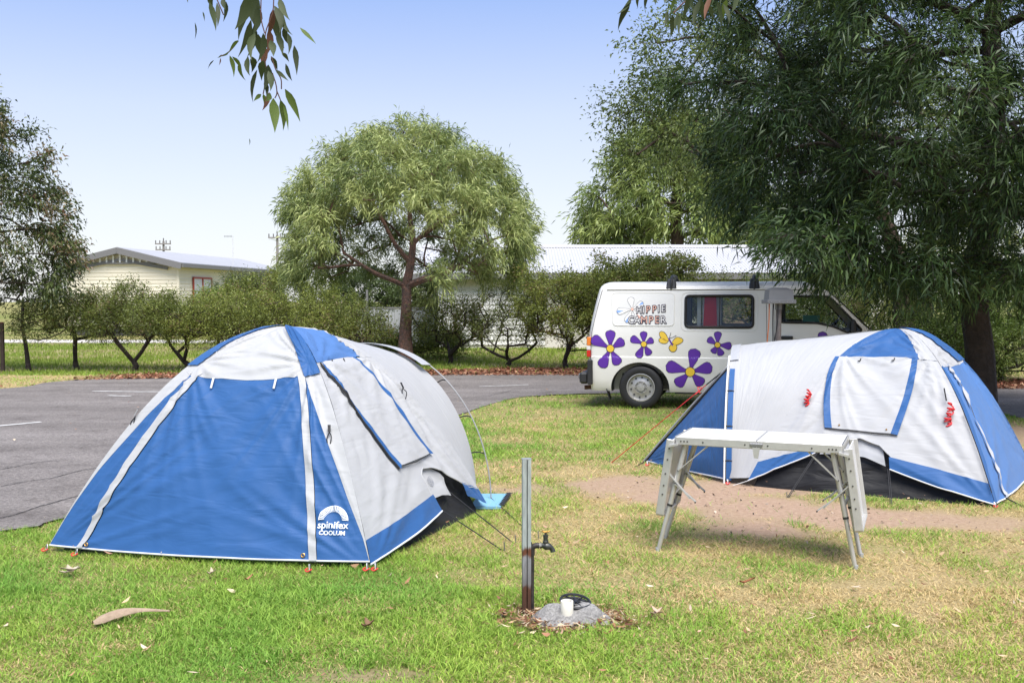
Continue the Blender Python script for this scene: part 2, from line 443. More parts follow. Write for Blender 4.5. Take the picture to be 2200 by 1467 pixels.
# ------------------------------------------------------------------ road
def road_mat():
    m = bpy.data.materials.new("asphalt"); m.use_nodes = True
    N, L = m.node_tree.nodes, m.node_tree.links
    b = N["Principled BSDF"]; b.inputs["Roughness"].default_value = .85; b.inputs["Specular IOR Level"].default_value = .25
    geo = N.new("ShaderNodeNewGeometry")
    n1 = N.new("ShaderNodeTexNoise"); n1.inputs["Scale"].default_value = .55; n1.inputs["Detail"].default_value = 5
    n2 = N.new("ShaderNodeTexNoise"); n2.inputs["Scale"].default_value = 45; n2.inputs["Detail"].default_value = 4; n2.inputs["Roughness"].default_value = .8
    n3 = N.new("ShaderNodeTexVoronoi"); n3.inputs["Scale"].default_value = 90
    mp = N.new("ShaderNodeMapping"); mp.inputs["Scale"].default_value = (.5, 2.2, 1); mp.inputs["Rotation"].default_value = (0, 0, .15)
    L.new(geo.outputs["Position"], mp.inputs[0]); L.new(mp.outputs[0], n1.inputs["Vector"])
    for n in (n2, n3): L.new(geo.outputs["Position"], n.inputs["Vector"])
    r1 = N.new("ShaderNodeValToRGB"); r1.color_ramp.elements[0].position = .3; r1.color_ramp.elements[1].position = .7
    r1.color_ramp.elements[0].color = (.16, .142, .130, 1); r1.color_ramp.elements[1].color = (.255, .23, .213, 1)
    L.new(n1.outputs["Fac"], r1.inputs[0])
    r2 = N.new("ShaderNodeValToRGB"); r2.color_ramp.elements[0].position = .32; r2.color_ramp.elements[1].position = .7
    r2.color_ramp.elements[0].color = (.45, .45, .45, 1); r2.color_ramp.elements[1].color = (1.5, 1.5, 1.5, 1)
    L.new(n2.outputs["Fac"], r2.inputs[0])
    mx = N.new("ShaderNodeMix"); mx.data_type = 'RGBA'; mx.blend_type = 'MULTIPLY'; mx.inputs["Factor"].default_value = 1
    L.new(r1.outputs[0], mx.inputs["A"]); L.new(r2.outputs[0], mx.inputs["B"]); L.new(mx.outputs["Result"], b.inputs["Base Color"])
    n4 = N.new("ShaderNodeTexNoise"); n4.inputs["Scale"].default_value = 2.6; n4.inputs["Detail"].default_value = 7; n4.inputs["Roughness"].default_value = .7
    L.new(geo.outputs["Position"], n4.inputs["Vector"])
    r4 = N.new("ShaderNodeValToRGB"); r4.color_ramp.elements[0].position = .30; r4.color_ramp.elements[1].position = .48
    r4.color_ramp.elements[0].color = (.55, .53, .52, 1); r4.color_ramp.elements[1].color = (1, 1, 1, 1)
    L.new(n4.outputs["Fac"], r4.inputs[0])
    m4 = N.new("ShaderNodeMix"); m4.data_type = 'RGBA'; m4.blend_type = 'MULTIPLY'; m4.inputs["Factor"].default_value = .8
    L.new(mx.outputs["Result"], m4.inputs["A"]); L.new(r4.outputs[0], m4.inputs["B"]); L.new(m4.outputs["Result"], b.inputs["Base Color"])
    bp = N.new("ShaderNodeBump"); bp.inputs["Strength"].default_value = .9; bp.inputs["Distance"].default_value = .012
    L.new(n3.outputs["Distance"], bp.inputs["Height"]); L.new(bp.outputs[0], b.inputs["Normal"])
    return m
M_ROAD = road_mat()
bm = bmesh.new()
vs = [bm.verts.new((p_[0], p_[1], .013)) for p_ in ROAD]
bmesh.ops.triangulate(bm, faces=[bm.faces.new(vs)])
bmesh.ops.recalc_face_normals(bm, faces=bm.faces)
me = bpy.data.meshes.new("road"); bm.to_mesh(me); bm.free()
road = link("road", me, M_ROAD, kind="structure")
ORIG[road.name] = np.zeros(3)
M_LINE = mat("road_paint", (.62, .61, .58), .8, var=(9, .75, (.25, .24, .23)), coords='Object')
def strip(pts, w, z, name, m, parent):
    pts = np.array(pts, float); T_ = nrm(np.gradient(pts, axis=0)); N_ = np.c_[-T_[:, 1], T_[:, 0]]
    w = np.full(len(pts), w) if np.isscalar(w) else np.asarray(w)
    a, b = pts + N_ * w[:, None] / 2, pts - N_ * w[:, None] / 2
    return MB().grid(np.stack([np.c_[a, np.full(len(a), z)], np.c_[b, np.full(len(b), z)]], 1)).build(name, m, parent)
for a, b, w in (((-60, 922), (88, 909), .09), ((200, 842), (345, 843.5), .10), ((232, 851.5), (282, 852.5), .09), ((1030, 832), (1135, 828), .07)):
    strip(smoothpath([g2(*a), g2((a[0] + b[0]) / 2, (a[1] + b[1]) / 2 + .4), g2(*b)], 8), w, .018, "line_marking", M_LINE, road)
M_CRACK = mat("road_crack", (.035, .033, .032), .95)
for cp in ([(0, 1048), (60, 1037), (120, 1028), (170, 1015), (215, 1008)], [(-40, 1128), (30, 1110), (75, 1095), (120, 1082), (170, 1068)],
           [(-30, 1018), (40, 1004), (90, 995), (130, 992)], [(990, 858), (1060, 850), (1110, 838), (1150, 835)]):
    q = smoothpath([g2(*c) for c in cp], 40)
    q = q + np.c_[np.zeros(40), (fbm(np.arange(40) * .9, np.full(40, cp[0][1])) - .5) * .12]
    strip(q, .004 + .012 * fbm(np.arange(40) * .5, np.full(40, 3.)), .017, "crack", M_CRACK, road)
# concrete path behind the hedge
mb = MB()
pl = smoothpath([(-30, 38.0), (-18, 37.2), (-9, 36.6), (-3.0, 36.2)], 24)
mb.grid(np.stack([np.c_[pl[:, 0], pl[:, 1] - 1.5, np.full(24, .03)], np.c_[pl[:, 0], pl[:, 1] + 1.2, np.full(24, .03)]], 1))
mb.build("path", mat("pale_concrete_path", (.5, .47, .42), .9, var=(2, .5, (.38, .35, .31))), kind="structure")

# ------------------------------------------------------------------ grass
M_BLADE = leaf_mat("grass_blades", .55, .25, .25)
tent_polys = [np.array([TA[k][:2] for k in ('FL', 'FR', 'BR', 'BL')]), np.array([TB[k][:2] for k in ('FL', 'FR', 'BR', 'BL')])]
for i in range(2):
    c = tent_polys[i].mean(0); tent_polys[i] = c + (tent_polys[i] - c) * .985
MOUND_C = np.array([.285, 4.76])
def sample(n, y0, y1, pad):
    y = np.sqrt(RNG.random(n) * (y1 ** 2 - y0 ** 2) + y0 ** 2)
    x = (RNG.random(n) * 2 - 1) * (y * .515 + pad)
    return x, y
def mask(x, y):
    k = ~inpoly(x, y, ROAD)
    for p_ in tent_polys: k &= ~inpoly(x, y, p_)
    d = f_dirt(x, y)
    k &= RNG.random(len(x)) > np.clip(d * 1.35, 0, .985)
    rm = np.hypot((x - MOUND_C[0] + .03) / .30, (y - MOUND_C[1] - .01) / .20) + (fbm(x * 14, y * 14) - .5) * .7
    k &= (rm > 1.0) | (RNG.random(len(x)) < .05)
    k &= RNG.random(len(x)) > .93 * f_mulch(x, y)
    dr = f_dry(x, y)
    k &= RNG.random(len(x)) > .45 * np.clip((dr - .45) * 2, 0, 1)
    return k
def blade_cols(x, y, n):
    dr = f_dry(x, y)
    q = RNG.random(n)
    g = np.array([.135, .265, .03]) + RNG.random((n, 1)) * np.array([.21, .25, .055])
    s = np.array([.44, .33, .14]) + RNG.random((n, 1)) * np.array([.28, .23, .14])
    tint = fbm(x * 1.3 + 70, y * 1.3 + 20, 3)[:, None] - .5
    g = g * (1 + tint * np.array([.9, .35, .3]))
    isdry = q < np.clip(dr * 1.15 - .04, .05, .97)
    return np.where(isdry[:, None], s, g), isdry
def blades(n, y0, y1, pad, hgt, wid, seg):
    x, y = sample(n, y0, y1, pad)
    if pad > 1.5:                                  # only the margins beyond the strip already sown
        k = (np.abs(x) > y * .515 + .5) | (y < 3.5); x, y = x[k], y[k]
    k = mask(x, y); x, y = x[k], y[k]; n = len(x)
    cols, isdry = blade_cols(x, y, n)
    clump = fbm(x * 5 + 3, y * 5 + 8, 3)
    h = hgt * (.4 + .95 * RNG.random(n)) * (.25 + 1.5 * clump) * np.where(isdry, .72, 1)
    ang = RNG.random(n) * 2 * np.pi
    lean = np.where(isdry, .9, .45) + RNG.random(n) * .75
    D = np.c_[np.cos(ang), np.sin(ang), np.zeros(n)]
    S = np.c_[-np.sin(ang), np.cos(ang), np.zeros(n)] * (wid * (.6 + .8 * RNG.random(n)))[:, None] / 2
    tw = RNG.random(n) * 2 * np.pi
    S = np.c_[np.cos(tw), np.sin(tw), np.zeros(n)] * (wid * (.6 + .8 * RNG.random(n)))[:, None] / 2
    B = np.c_[x, y, gz(x, y) - .002]
    up = np.array([0, 0, 1.])
    tip = B + D * (h * lean)[:, None] + up * (h * (1.05 - .42 * lean).clip(.25))[:, None]
    if seg == 2:
        mid = B + D * (h * lean * .35)[:, None] + up * (h * .6 * (1.1 - .35 * lean).clip(.3))[:, None]
        V = np.stack([B - S, B + S, mid + S * .85, mid - S * .85, tip + S * .12, tip - S * .12], 1).reshape(-1, 3)
        o = np.arange(n)[:, None] * 6
        F = np.stack([o + [0, 1, 2, 3], o + [3, 2, 4, 5]], 1).reshape(-1, 4)
        cols = np.repeat(cols, 2, 0)
    else:
        V = np.stack([B - S, B + S, tip], 1).reshape(-1, 3)
        F = np.arange(n)[:, None] * 3 + [0, 1, 2]
    return V, F, cols
def grass_obj(name, label, *a):
    V, F, c = blades(*a)
    o = link(name, quads_mesh(name, V, F, c), M_BLADE, kind="stuff")
    return tag(o, label, "grass")
grass_obj("grass", "short trodden campsite lawn, green and straw blades, nearest the viewer", 150000, 3.5, 5.3, .5, .040, .0042, 2)
grass_obj("grass", "patchy dry lawn around the folding table and in front of the tents", 210000, 5.3, 8.2, .5, .043, .0055, 1)
grass_obj("grass", "patchy lawn between the two tents reaching back to the van", 200000, 8.2, 13.0, .6, .048, .008, 1)
grass_obj("grass", "thin grass beside the van and along the verge of the road", 110000, 13.0, 21.5, 1.0, .055, .012, 1)
grass_obj("grass", "trodden lawn running on past both sides of the campsite", 130000, 2.0, 12.0, 2.6, .042, .0065, 1)
def lawn_far(n):
    x = -20 + RNG.random(n) * 24; y = 20.5 + RNG.random(n) * 15
    k = (RNG.random(n) > .93 * f_mulch(x, y)) & ~inpoly(x, y, ROAD); x, y = x[k], y[k]; n = len(x)
    B = np.c_[x, y, gz(x, y)]; t = RNG.random(n) * 2 * np.pi
    S = np.c_[np.cos(t), np.sin(t), np.zeros(n)] * .012
    T_ = B + np.c_[RNG.normal(0, .025, n), RNG.normal(0, .025, n), .05 + .04 * RNG.random(n)]
    d = np.clip(fbm(x * .5, y * .9) * 1.6 - .62, 0, 1)
    q = (RNG.random(n) < d)[:, None]
    c = np.where(q, np.array([.40, .33, .15]) + RNG.random((n, 1)) * .15, np.array([.17, .25, .035]) + RNG.random((n, 1)) * np.array([.13, .13, .03]))
    return np.stack([B - S, B + S, T_], 1).reshape(-1, 3), np.arange(n)[:, None] * 3 + [0, 1, 2], c
V, F, c = lawn_far(80000)
tag(link("grass", quads_mesh("grass", V, F, c), M_BLADE, kind="stuff"), "bright green mown lawn beyond the row of dark shrubs", "grass")

# ------------------------------------------------------------------ fallen leaves, mulch, chips
def litter(x, y, lmin, lmax, cols, lift=.006, wr=.3):
    n = len(x); a = RNG.random(n) * 2 * np.pi
    Lh = lmin + (lmax - lmin) * RNG.random(n) ** 1.6
    W = Lh * (wr * (.5 + RNG.random(n)))
    D = np.c_[np.cos(a), np.sin(a), RNG.normal(0, .22, n)] * Lh[:, None] / 2
    S = np.c_[-np.sin(a), np.cos(a), RNG.normal(0, .45, n)] * W[:, None] / 2
    C_ = np.c_[x, y, gz(x, y) + lift + RNG.random(n) * lift * 2]
    curl = np.c_[np.zeros(n), np.zeros(n), Lh * .18 * RNG.random(n)]
    V = np.stack([C_ - D, C_ - D * .3 + S - curl * .6, C_ + D * .35 + S * .8, C_ + D + curl, C_ + D * .35 - S * .8, C_ - D * .3 - S - curl * .6], 1).reshape(-1, 3)
    o = np.arange(n)[:, None] * 6
    F = np.stack([o + [0, 1, 2, 5], o + [5, 2, 3, 4]], 1).reshape(-1, 4)
    pal = np.array(cols)[RNG.integers(0, len(cols), n)] * (.7 + .6 * RNG.random((n, 1)))
    return V, F, np.repeat(pal, 2, 0)
M_LITTER = leaf_mat("dry_leaves", .7, .08, .2)
BROWNS = [(.36, .21, .11), (.48, .34, .20), (.22, .10, .055), (.55, .44, .31), (.30, .15, .085), (.42, .25, .17)]
x, y = sample(2600, 3.6, 9.5, .5)
k = mask(x, y) & (RNG.random(len(x)) < .30 + .7 * sstep(-.6, 1.2, x))
V, F, c = litter(x[k], y[k], .014, .06, BROWNS, .024, .24)
tag(link("fallen_leaves", quads_mesh("fallen_leaves", V, F, c), M_LITTER, kind="stuff"), "dry brown gum leaves scattered over the lawn", "leaves")
n = 1500
a_ = RNG.random(n) * 2 * np.pi; r_ = np.sqrt(RNG.random(n)) * (.75 + .9 * fbm(np.cos(a_) * 1.6 + 4, np.sin(a_) * 1.6 + 9)) * np.where(RNG.random(n) < .12, 1.35, 1)
x, y = MOUND_C[0] - .02 + np.cos(a_) * r_ * .30, MOUND_C[1] + np.sin(a_) * r_ * .20
V, F, c = litter(x, y, .010, .055, [(.30, .16, .08), (.20, .09, .05), (.14, .06, .035), (.40, .27, .15), (.5, .4, .27)], .010, .22)
tag(link("bark_litter", quads_mesh("bark_litter", V, F, c), M_LITTER, kind="stuff"), "reddish bark and leaf litter ringed around the tap and concrete block", "litter")
n = 26000
x = -9.5 + RNG.random(n) * 22; y = edge_y(far_s, x) - .25 + RNG.random(n) ** 1.3 * 2.3
k = RNG.random(n) < f_mulch(x, y) + .03
V, F, c = litter(x[k], y[k], .03, .13, [(.17, .065, .035), (.26, .12, .07), (.10, .05, .03), (.36, .21, .13), (.22, .08, .05)], .012, .35)
tag(link("leaf_mulch", quads_mesh("leaf_mulch", V, F, c), M_LITTER, kind="stuff"), "red brown leaf mulch strip under the roadside shrubs", "mulch")
x, y = sample(9000, 6.5, 20.5, 1.0)
ed = np.minimum(np.abs(y - edge_y(far_s, x)), 9)
k = inpoly(x, y, ROAD) & (RNG.random(len(x)) < .03 + .5 * np.exp(-ed / .35))
V, F, c = litter(x[k], y[k], .012, .06, BROWNS, .012, .35); V[:, 2] += .012
tag(link("road_litter", quads_mesh("road_litter", V, F, c), M_LITTER, kind="stuff"), "dry leaves and grit blown over the asphalt and its far edge", "leaves")
x, y = sample(2600, 6.0, 9.2, .2)
k = RNG.random(len(x)) < f_dirt(x, y) * .9
V, F, c = litter(x[k], y[k], .006, .028, [(.10, .07, .05), (.2, .14, .1), (.4, .32, .25), (.05, .04, .03)], .003, .6)
tag(link("dirt_crumbs", quads_mesh("dirt_crumbs", V, F, c), M_LITTER, kind="stuff"), "dark crumbs and twigs strewn on the bare soil patch", "debris")

# ------------------------------------------------------------------ trees
BARK = mat("grey_brown_bark", (.105, .068, .052), .9, var=(6, .8, (.03, .022, .018)), bump=(22, .8, .03))
BARK_DARK = mat("dark_bark", (.05, .037, .03), .92, var=(9, .85, (.017, .013, .011)), bump=(16, 1, .05))
BARK_GUM = mat("pinkish_gum_bark", (.26, .135, .10), .85, var=(9, 1., (.10, .085, .078)), bump=(20, .9, .03), fine=(40, .35))
LEAF = leaf_mat("leaves", .42, .34, .4)
LEAF_GLOSS = leaf_mat("glossy_leaves", .5, .2, .4)
def leaf_quads(pos, d, Ln, W, cols, fold=.12, droop=0.):
    n = len(pos)
    r = RNG.normal(size=(n, 3)); s = nrm(np.cross(d, r)); u = np.cross(s, d)
    Ln, W = Ln[:, None], W[:, None]
    m = pos + d * Ln * .42
    tip = pos + d * Ln + np.array([0, 0, -1]) * Ln * droop
    V = np.stack([pos, m + s * W / 2 + u * W * fold, tip, m - s * W / 2 + u * W * fold], 1).reshape(-1, 3)
    return V, np.arange(n)[:, None] * 4 + [0, 1, 2, 3], cols
def tree(name, label, cat, base, trunk, trunk_r, clumps, cr, leaf, n_leaf, cols, bark, droop=.4, up=.3, twigs=9, tip_r=.006, start=.45, group=None,
         lmat=None, expo=2.4, sag=.12, sides=10, centre=None, minr=0., spread=1., loose=.25, hollow=0., limbs=()):
    """trunk: polyline from the base; clumps: centres of the leaf clumps; branches grow from the trunk to each of them"""
    base = np.array(base, float)
    root = thing(name, label, cat, base, 0, group)
    T_ = smoothpath(trunk, max(6, int(len(trunk) * 5)))
    nodes = [p for p in T_]; par = [-1] + list(range(len(T_) - 1)); plen = [0.]
    for i in range(1, len(T_)): plen.append(plen[-1] + np.linalg.norm(T_[i] - T_[i - 1]))
    ok0 = int(len(T_) * start)
    branches = [list(range(len(T_)))]
    cl = np.array(clumps, float)
    fixed = {}
    for pts, r0, r1 in limbs:                    # main limbs traced from the photograph
        Q = smoothpath(pts, max(8, len(pts) * 5)); j = int(np.argmin(np.linalg.norm(np.array(nodes) - Q[0], axis=1))); br = [j]
        for q_, p_ in enumerate(Q[1:]):
            nodes.append(p_); par.append(br[-1]); plen.append(plen[br[-1]] + .1); br.append(len(nodes) - 1); fixed[br[-1]] = r0 + (r1 - r0) * q_ / len(Q)
        branches.append(br)
    order = np.argsort(np.linalg.norm(cl - T_[-1], axis=1))
    top_len = plen[-1]
    for ci in order:
        c = cl[ci]
        A_ = np.array(nodes[ok0:]); PL = np.array(plen[ok0:])
        dd = np.linalg.norm(A_ - c, axis=1)
        cost = dd + .22 * PL + np.where(A_[:, 2] > c[2] + .25, (A_[:, 2] - c[2]) * .8, 0)
        j = int(np.argmin(cost)) + ok0
        s0 = nodes[j]; Ld = np.linalg.norm(c - s0); k = max(3, int(Ld / .28))
        ctrl = (s0 + c) / 2 + np.array([0, 0, Ld * sag]) + RNG.normal(0, .07, 3) * Ld
        pid = j; br = [j]
        for q in range(1, k + 1):
            t = q / k
            p_ = (1 - t) ** 2 * s0 + 2 * t * (1 - t) * ctrl + t * t * c + RNG.normal(0, .018, 3) * min(Ld, 1.2) * (t < 1)
            nodes.append(p_); par.append(pid); plen.append(plen[pid] + np.linalg.norm(p_ - nodes[pid])); pid = len(nodes) - 1; br.append(pid)
        branches.append(br)
    nodes = np.array(nodes); R2 = np.zeros(len(nodes))
    leafn = np.ones(len(nodes), bool); leafn[[p_ for p_ in par if p_ >= 0]] = False
    R2[leafn] = tip_r ** expo
    for i in range(len(nodes) - 1, 0, -1): R2[par[i]] += R2[i]
    R = R2 ** (1 / expo)
    nT = len(T_)
    sc = trunk_r / R[0]
    R = np.maximum(R * min(sc, 3) if sc > 1 else R * sc, np.maximum(tip_r * .6, minr))
    R[:nT] = np.maximum(R[:nT], np.linspace(trunk_r, trunk_r * .55, nT))
    for i_, r_ in fixed.items(): R[i_] = max(r_, min(R[i_], r_ * 1.2))
    flare = 1 + .45 * np.exp(-np.linspace(0, 9, nT)); R[:nT] *= flare
    mb = MB()
    mb.tube(nodes[:nT], R[:nT], sides)
    mb.build("trunk", bark, root, smooth=True)
    mb = MB()
    for br in branches[1:]:
        r = R[br].copy(); r[0] = min(r[0], r[1] * 1.25)
        if br[1] not in fixed: r = np.minimum(r, R[br[0]] * .8)
        mb.tube(nodes[br], r, 6 if r[0] > .02 else 4)
    # twigs and leaves
    nC = len(cl); cen = np.array(centre if centre is not None else cl.mean(0), float)
    out = nrm(cl - cen)
    cr = np.full(nC, cr) if np.isscalar(cr) else np.array(cr)
    td = nrm(RNG.normal(size=(nC, twigs, 3)) * spread + out[:, None] * .9 + np.array([0, 0, up]))
    tl = cr[:, None] * (.55 + .6 * RNG.random((nC, twigs)))
    for i in range(nC):
        for q in range(0, twigs, 3):
            e_ = cl[i] + td[i, q] * tl[i, q] * .85 + np.array([0, 0, -droop * .2]) * tl[i, q]
            mb.tube([cl[i], (cl[i] + e_) / 2 + np.array([0, 0, .06]) * tl[i, q], e_], [tip_r, tip_r * .8, tip_r * .4], 3, cap=False)
    mb.build("branches", bark, root, smooth=True)
    per = max(3, n_leaf // (nC * twigs))
    N_ = nC * twigs * per
    t = (hollow + (1 - hollow) * RNG.random((nC, twigs, per))) ** .7
    pos = cl[:, None, None] + td[:, :, None] * (tl[:, :, None] * t)[..., None] + np.array([0, 0, -1]) * (droop * .22 * tl[:, :, None] * t ** 2)[..., None]
    pos = pos.reshape(-1, 3) + RNG.normal(size=(N_, 3)) * np.repeat(cr, twigs * per)[:, None] * loose * .6
    dirs = nrm(np.repeat(td.reshape(-1, 3), per, 0) * .75 + RNG.normal(size=(N_, 3)) * .55 + np.array([0, 0, -1]) * droop)
    Ln = leaf[0] * (.6 + .75 * RNG.random(N_)); W = leaf[1] * (.65 + .7 * RNG.random(N_))
    pal = np.array(cols, float)
    ctone = np.repeat(RNG.random(nC) * .55 + np.linspace(0, 0, nC), twigs * per)
    ii = np.clip(((ctone + RNG.random(N_) * .75) * len(pal) / 1.3).astype(int), 0, len(pal) - 1)
    cc = pal[ii] * (.75 + .5 * RNG.random((N_, 1)))
    V, F, c = leaf_quads(pos, dirs, Ln, W, cc, droop=.12 + droop * .25)
    link("crown", quads_mesh("crown", V, F, c), lmat or LEAF, root)
    return root
def dome(n, c, r, zmin=-.25, shell=.72, seed=1, top=1.0, jitter=.08):
    """clump centres spread over and under a dome-shaped skin"""
    rg = np.random.default_rng(seed)
    k = np.arange(n) + .5
    z = zmin + (top - zmin) * k / n; ph = np.pi * (1 + 5 ** .5) * k
    q = np.sqrt(np.clip(1 - z * z, 0, 1))
    d = np.c_[q * np.cos(ph), q * np.sin(ph), z] + rg.normal(0, jitter, (n, 3))
    f = shell + (1 - shell) * rg.random(n) ** .6
    return np.array(c) + d * np.array(r) * f[:, None]

# the round-headed gum in the middle
b = G(872, 782); b[2] = 0
cl = np.vstack([dome(140, (0.1, 0, 2.95), (2.75, 2.55, 2.50), -.36, .88, 5, jitter=.045), dome(24, (0, 0, 3.1), (1.8, 1.7, 1.8), .0, .6, 6)])
cl = cl[~((np.abs(cl[:, 0] + .2) < 1.0) & (cl[:, 2] < 3.3) & (cl[:, 1] < .6))]
tree("gum_tree", "round-headed gum tree with pale green drooping leaves behind the blue tent", "tree", b,
     [(0, 0, -.05), (-.01, 0, .7), (.02, 0, 1.4), (.02, .02, 1.95)], .185, cl, .56, (.165, .024), 84000,
     [(.13, .175, .055), (.20, .26, .085), (.29, .345, .115), (.38, .43, .15), (.47, .51, .20)], BARK_GUM, droop=.5, up=.22, twigs=11, tip_r=.006, start=.8, sag=.08, centre=(0, 0, 2.0), loose=.22,
     limbs=[([(.02, .02, 1.9), (.45, -.1, 2.05), (1.0, -.15, 2.2), (1.5, -.1, 2.55), (2.1, -.1, 3.0)], .10, .03), ([(.02, .02, 1.9), (.12, 0, 2.4), (.18, .05, 3.0), (.10, .05, 3.7), (.2, 0, 4.5)], .125, .03),
            ([(.0, .02, 1.9), (-.35, -.1, 2.05), (-.8, -.1, 2.25), (-1.5, 0, 2.7)], .07, .025), ([(.13, 0, 2.45), (-.2, -.1, 2.85), (-.45, -.1, 3.3), (-.75, -.1, 3.9)], .065, .02),
            ([(.17, .05, 2.9), (.6, .1, 3.3), (1.2, .1, 3.6), (1.8, .1, 3.8)], .055, .02), ([(1.0, -.15, 2.2), (1.25, .1, 2.6), (1.35, .2, 3.0)], .045, .02), ([(0, .05, 1.9), (.1, .6, 2.4), (.1, 1.3, 3.0)], .06, .025)])

# dark tree on the right, over the silver and blue tent
b = G(2106, 893); b[2] = 0
cl = np.vstack([dome(215, (-.15, -.1, 4.55), (3.55, 3.0, 3.25), -.93, .82, 11), dome(80, (-.1, .2, 4.6), (2.6, 2.3, 2.6), -.75, .5, 12),
                [(-2.2, -1.6, 2.3), (-1.7, -1.9, 2.15), (-1.1, -1.6, 2.05), (-2.5, -1.0, 2.6), (-.3, -1.9, 2.05), (.5, -1.8, 2.15), (1.0, -1.5, 2.3), (-1.3, -1.2, 2.1), (.2, -1.2, 2.1)]])
cl = cl[(cl[:, 2] > 2.25)]
low = np.array([(x_, y_ + .25 * math.sin(x_ * 5), z_ + .08 * math.sin(x_ * 7 + y_ * 3)) for y_ in (-1.7, -1.0, -.3) for x_, z_ in
               ((-2.9, 2.3), (-2.45, 2.2), (-2.0, 2.15), (-1.5, 2.0), (-1.0, 1.95), (-.5, 1.98), (.15, 2.05), (.6, 1.98), (1.1, 1.95), (1.6, 2.0), (2.1, 2.1))])
cl = np.vstack([cl, low[~((low[:, 0] < -1.8) & (low[:, 1] > -.6))]])
tree("willow_leaved_tree", "large dark evergreen tree with slender leaves overhanging the right-hand tent", "tree", b,
     [(0, 0, -.05), (-.02, 0, .8), (-.10, .02, 1.6), (.02, .05, 2.6), (.12, 0, 3.8), (.1, .1, 5.2), (.2, 0, 6.4)], .17, cl, .60, (.14, .0195), 196000,
     [(.014, .032, .008), (.024, .050, .012), (.037, .072, .017), (.06, .105, .026), (.11, .165, .045)], BARK_DARK, droop=.30, up=.1, twigs=14, tip_r=.007, start=.3, centre=(0, 0, 4.2), loose=.25, sag=.06,
     lmat=LEAF_GLOSS)

# feathery tree whose branches reach out to the left of the dark tree
b = G(1945, 812); b[2] = 0
cl = np.vstack([dome(60, (-1.9, 0, 4.6), (3.6, 2.6, 2.7), -.75, .45, 21, jitter=.12), [(-5.0, -.3, 6.0), (-5.3, 0, 5.3), (-4.8, .3, 4.9), (-5.4, -.2, 4.4), (-5.0, 0, 6.6), (-4.6, .2, 5.7), (-4.0, 0, 6.6), (-4.2, .1, 7.0)]])
cl = cl[~((cl[:, 0] < -2.6) & (cl[:, 2] < 4.1))]
tree("feathery_tree", "feathery small-leaved tree spreading from behind the dark tree above the van", "tree", b,
     [(0, 0, -.05), (-.05, 0, 1.2), (-.2, 0, 2.4), (-.7, 0, 3.6), (-1.5, 0, 4.8), (-2.0, 0, 6)], .20, cl, .75, (.085, .034), 40000,
     [(.06, .09, .02), (.095, .135, .03), (.14, .185, .042), (.19, .24, .06)], BARK, droop=.25, up=.15, twigs=12, tip_r=.008, start=.45, centre=(0, 0, 4), loose=.35, spread=1.1)
b = G(1982, 806); b[2] = 0
tree("gum_sapling", "slimmer brown-trunked tree close beside the feathery tree's trunk", "tree", b,
     [(0, 0, -.05), (.05, 0, 1.2), (.1, .1, 2.6), (.5, .1, 4.2), (.8, .2, 5.2)], .15, dome(30, (.9, .6, 5), (2.2, 2, 2.2), -.6, .6, 24), .8, (.12, .02), 8000,
     [(.03, .055, .016), (.05, .085, .025), (.08, .12, .035)], BARK, droop=.5, twigs=9, start=.45)

# pale tree far behind the long building
b = at(1450, 645, 48); b[2] = 0
lob = [((-2.4, 0, 5.6), 2.0), ((.3, -.4, 8.0), 2.3), ((2.6, 0, 5.7), 2.1), ((-1.3, .2, 7.9), 1.7), ((0.2, -1.2, 5.4), 2.2), ((1.9, .2, 7.6), 1.6), ((-3.0, 0, 4.4), 1.5), ((3.2, -.4, 4.3), 1.6), ((.3, 0, 9.0), 1.3)]
cl = np.vstack([dome(17, c, (r, r, r * .8), -.55, .75, 30 + i) for i, (c, r) in enumerate(lob)])
tree("pale_gum_tree", "tall pale gum tree rising behind the long white-roofed building", "tree", b,
     [(0, 0, -.05), (0, 0, 2), (.1, 0, 4), (0, 0, 6), (.2, 0, 8)], .32, cl, 1.0, (.36, .065), 42000,
     [(.12, .17, .05), (.17, .23, .062), (.23, .29, .08), (.29, .35, .10), (.35, .40, .13)], BARK, droop=.45, up=.25, twigs=10, tip_r=.02, start=.3, loose=.3)

# tree at the left edge of the picture
b = G(-22, 800); b[2] = 0
cl = np.vstack([dome(46, (.25, 0, 2.75), (1.6, 1.5, 1.25), -.8, .45, 41, jitter=.15), dome(20, (.1, 0, 4.4), (.95, .9, 1.15), -.8, .4, 42, jitter=.15),
                [(.15, 0, 5.4), (.0, 0, 5.9), (.3, 0, 5.0), (1.35, 0, 3.9), (1.1, -.1, 3.7), (1.5, -.1, 3.0), (1.75, -.2, 2.5), (1.2, -.2, 4.1)]])
tree("bronze_leaved_tree", "loose young tree with bronze green leaves at the left edge", "tree", b,
     [(0, 0, -.05), (.02, 0, 1), (.0, 0, 2.2), (.1, 0, 3.5), (.12, 0, 4.8), (.1, 0, 5.8)], .075, cl, .5, (.105, .034), 24000,
     [(.03, .05, .016), (.05, .078, .022), (.085, .115, .033), (.13, .155, .05), (.25, .20, .11), (.19, .11, .06)], BARK_DARK, droop=.45, up=.3, twigs=10, tip_r=.006, start=.3, loose=.3)
b = G(62, 797); b[2] = 0
tree("thin_sapling", "thin dark-stemmed sapling standing left of the shrub row", "tree", b,
     [(0, 0, -.05), (-.05, 0, .5), (-.12, 0, 1.0), (-.1, 0, 1.5)], .05, [(-.5, 0, 1.6), (-.15, .1, 1.9), (.3, 0, 1.6), (.45, .1, 1.25), (.1, 0, 2.2), (-.4, 0, 2.1), (.6, 0, 1.9)], .35, (.07, .025), 1500,
     [(.04, .065, .02), (.06, .09, .03), (.09, .11, .04)], BARK_DARK, droop=.3, twigs=7, start=.35)

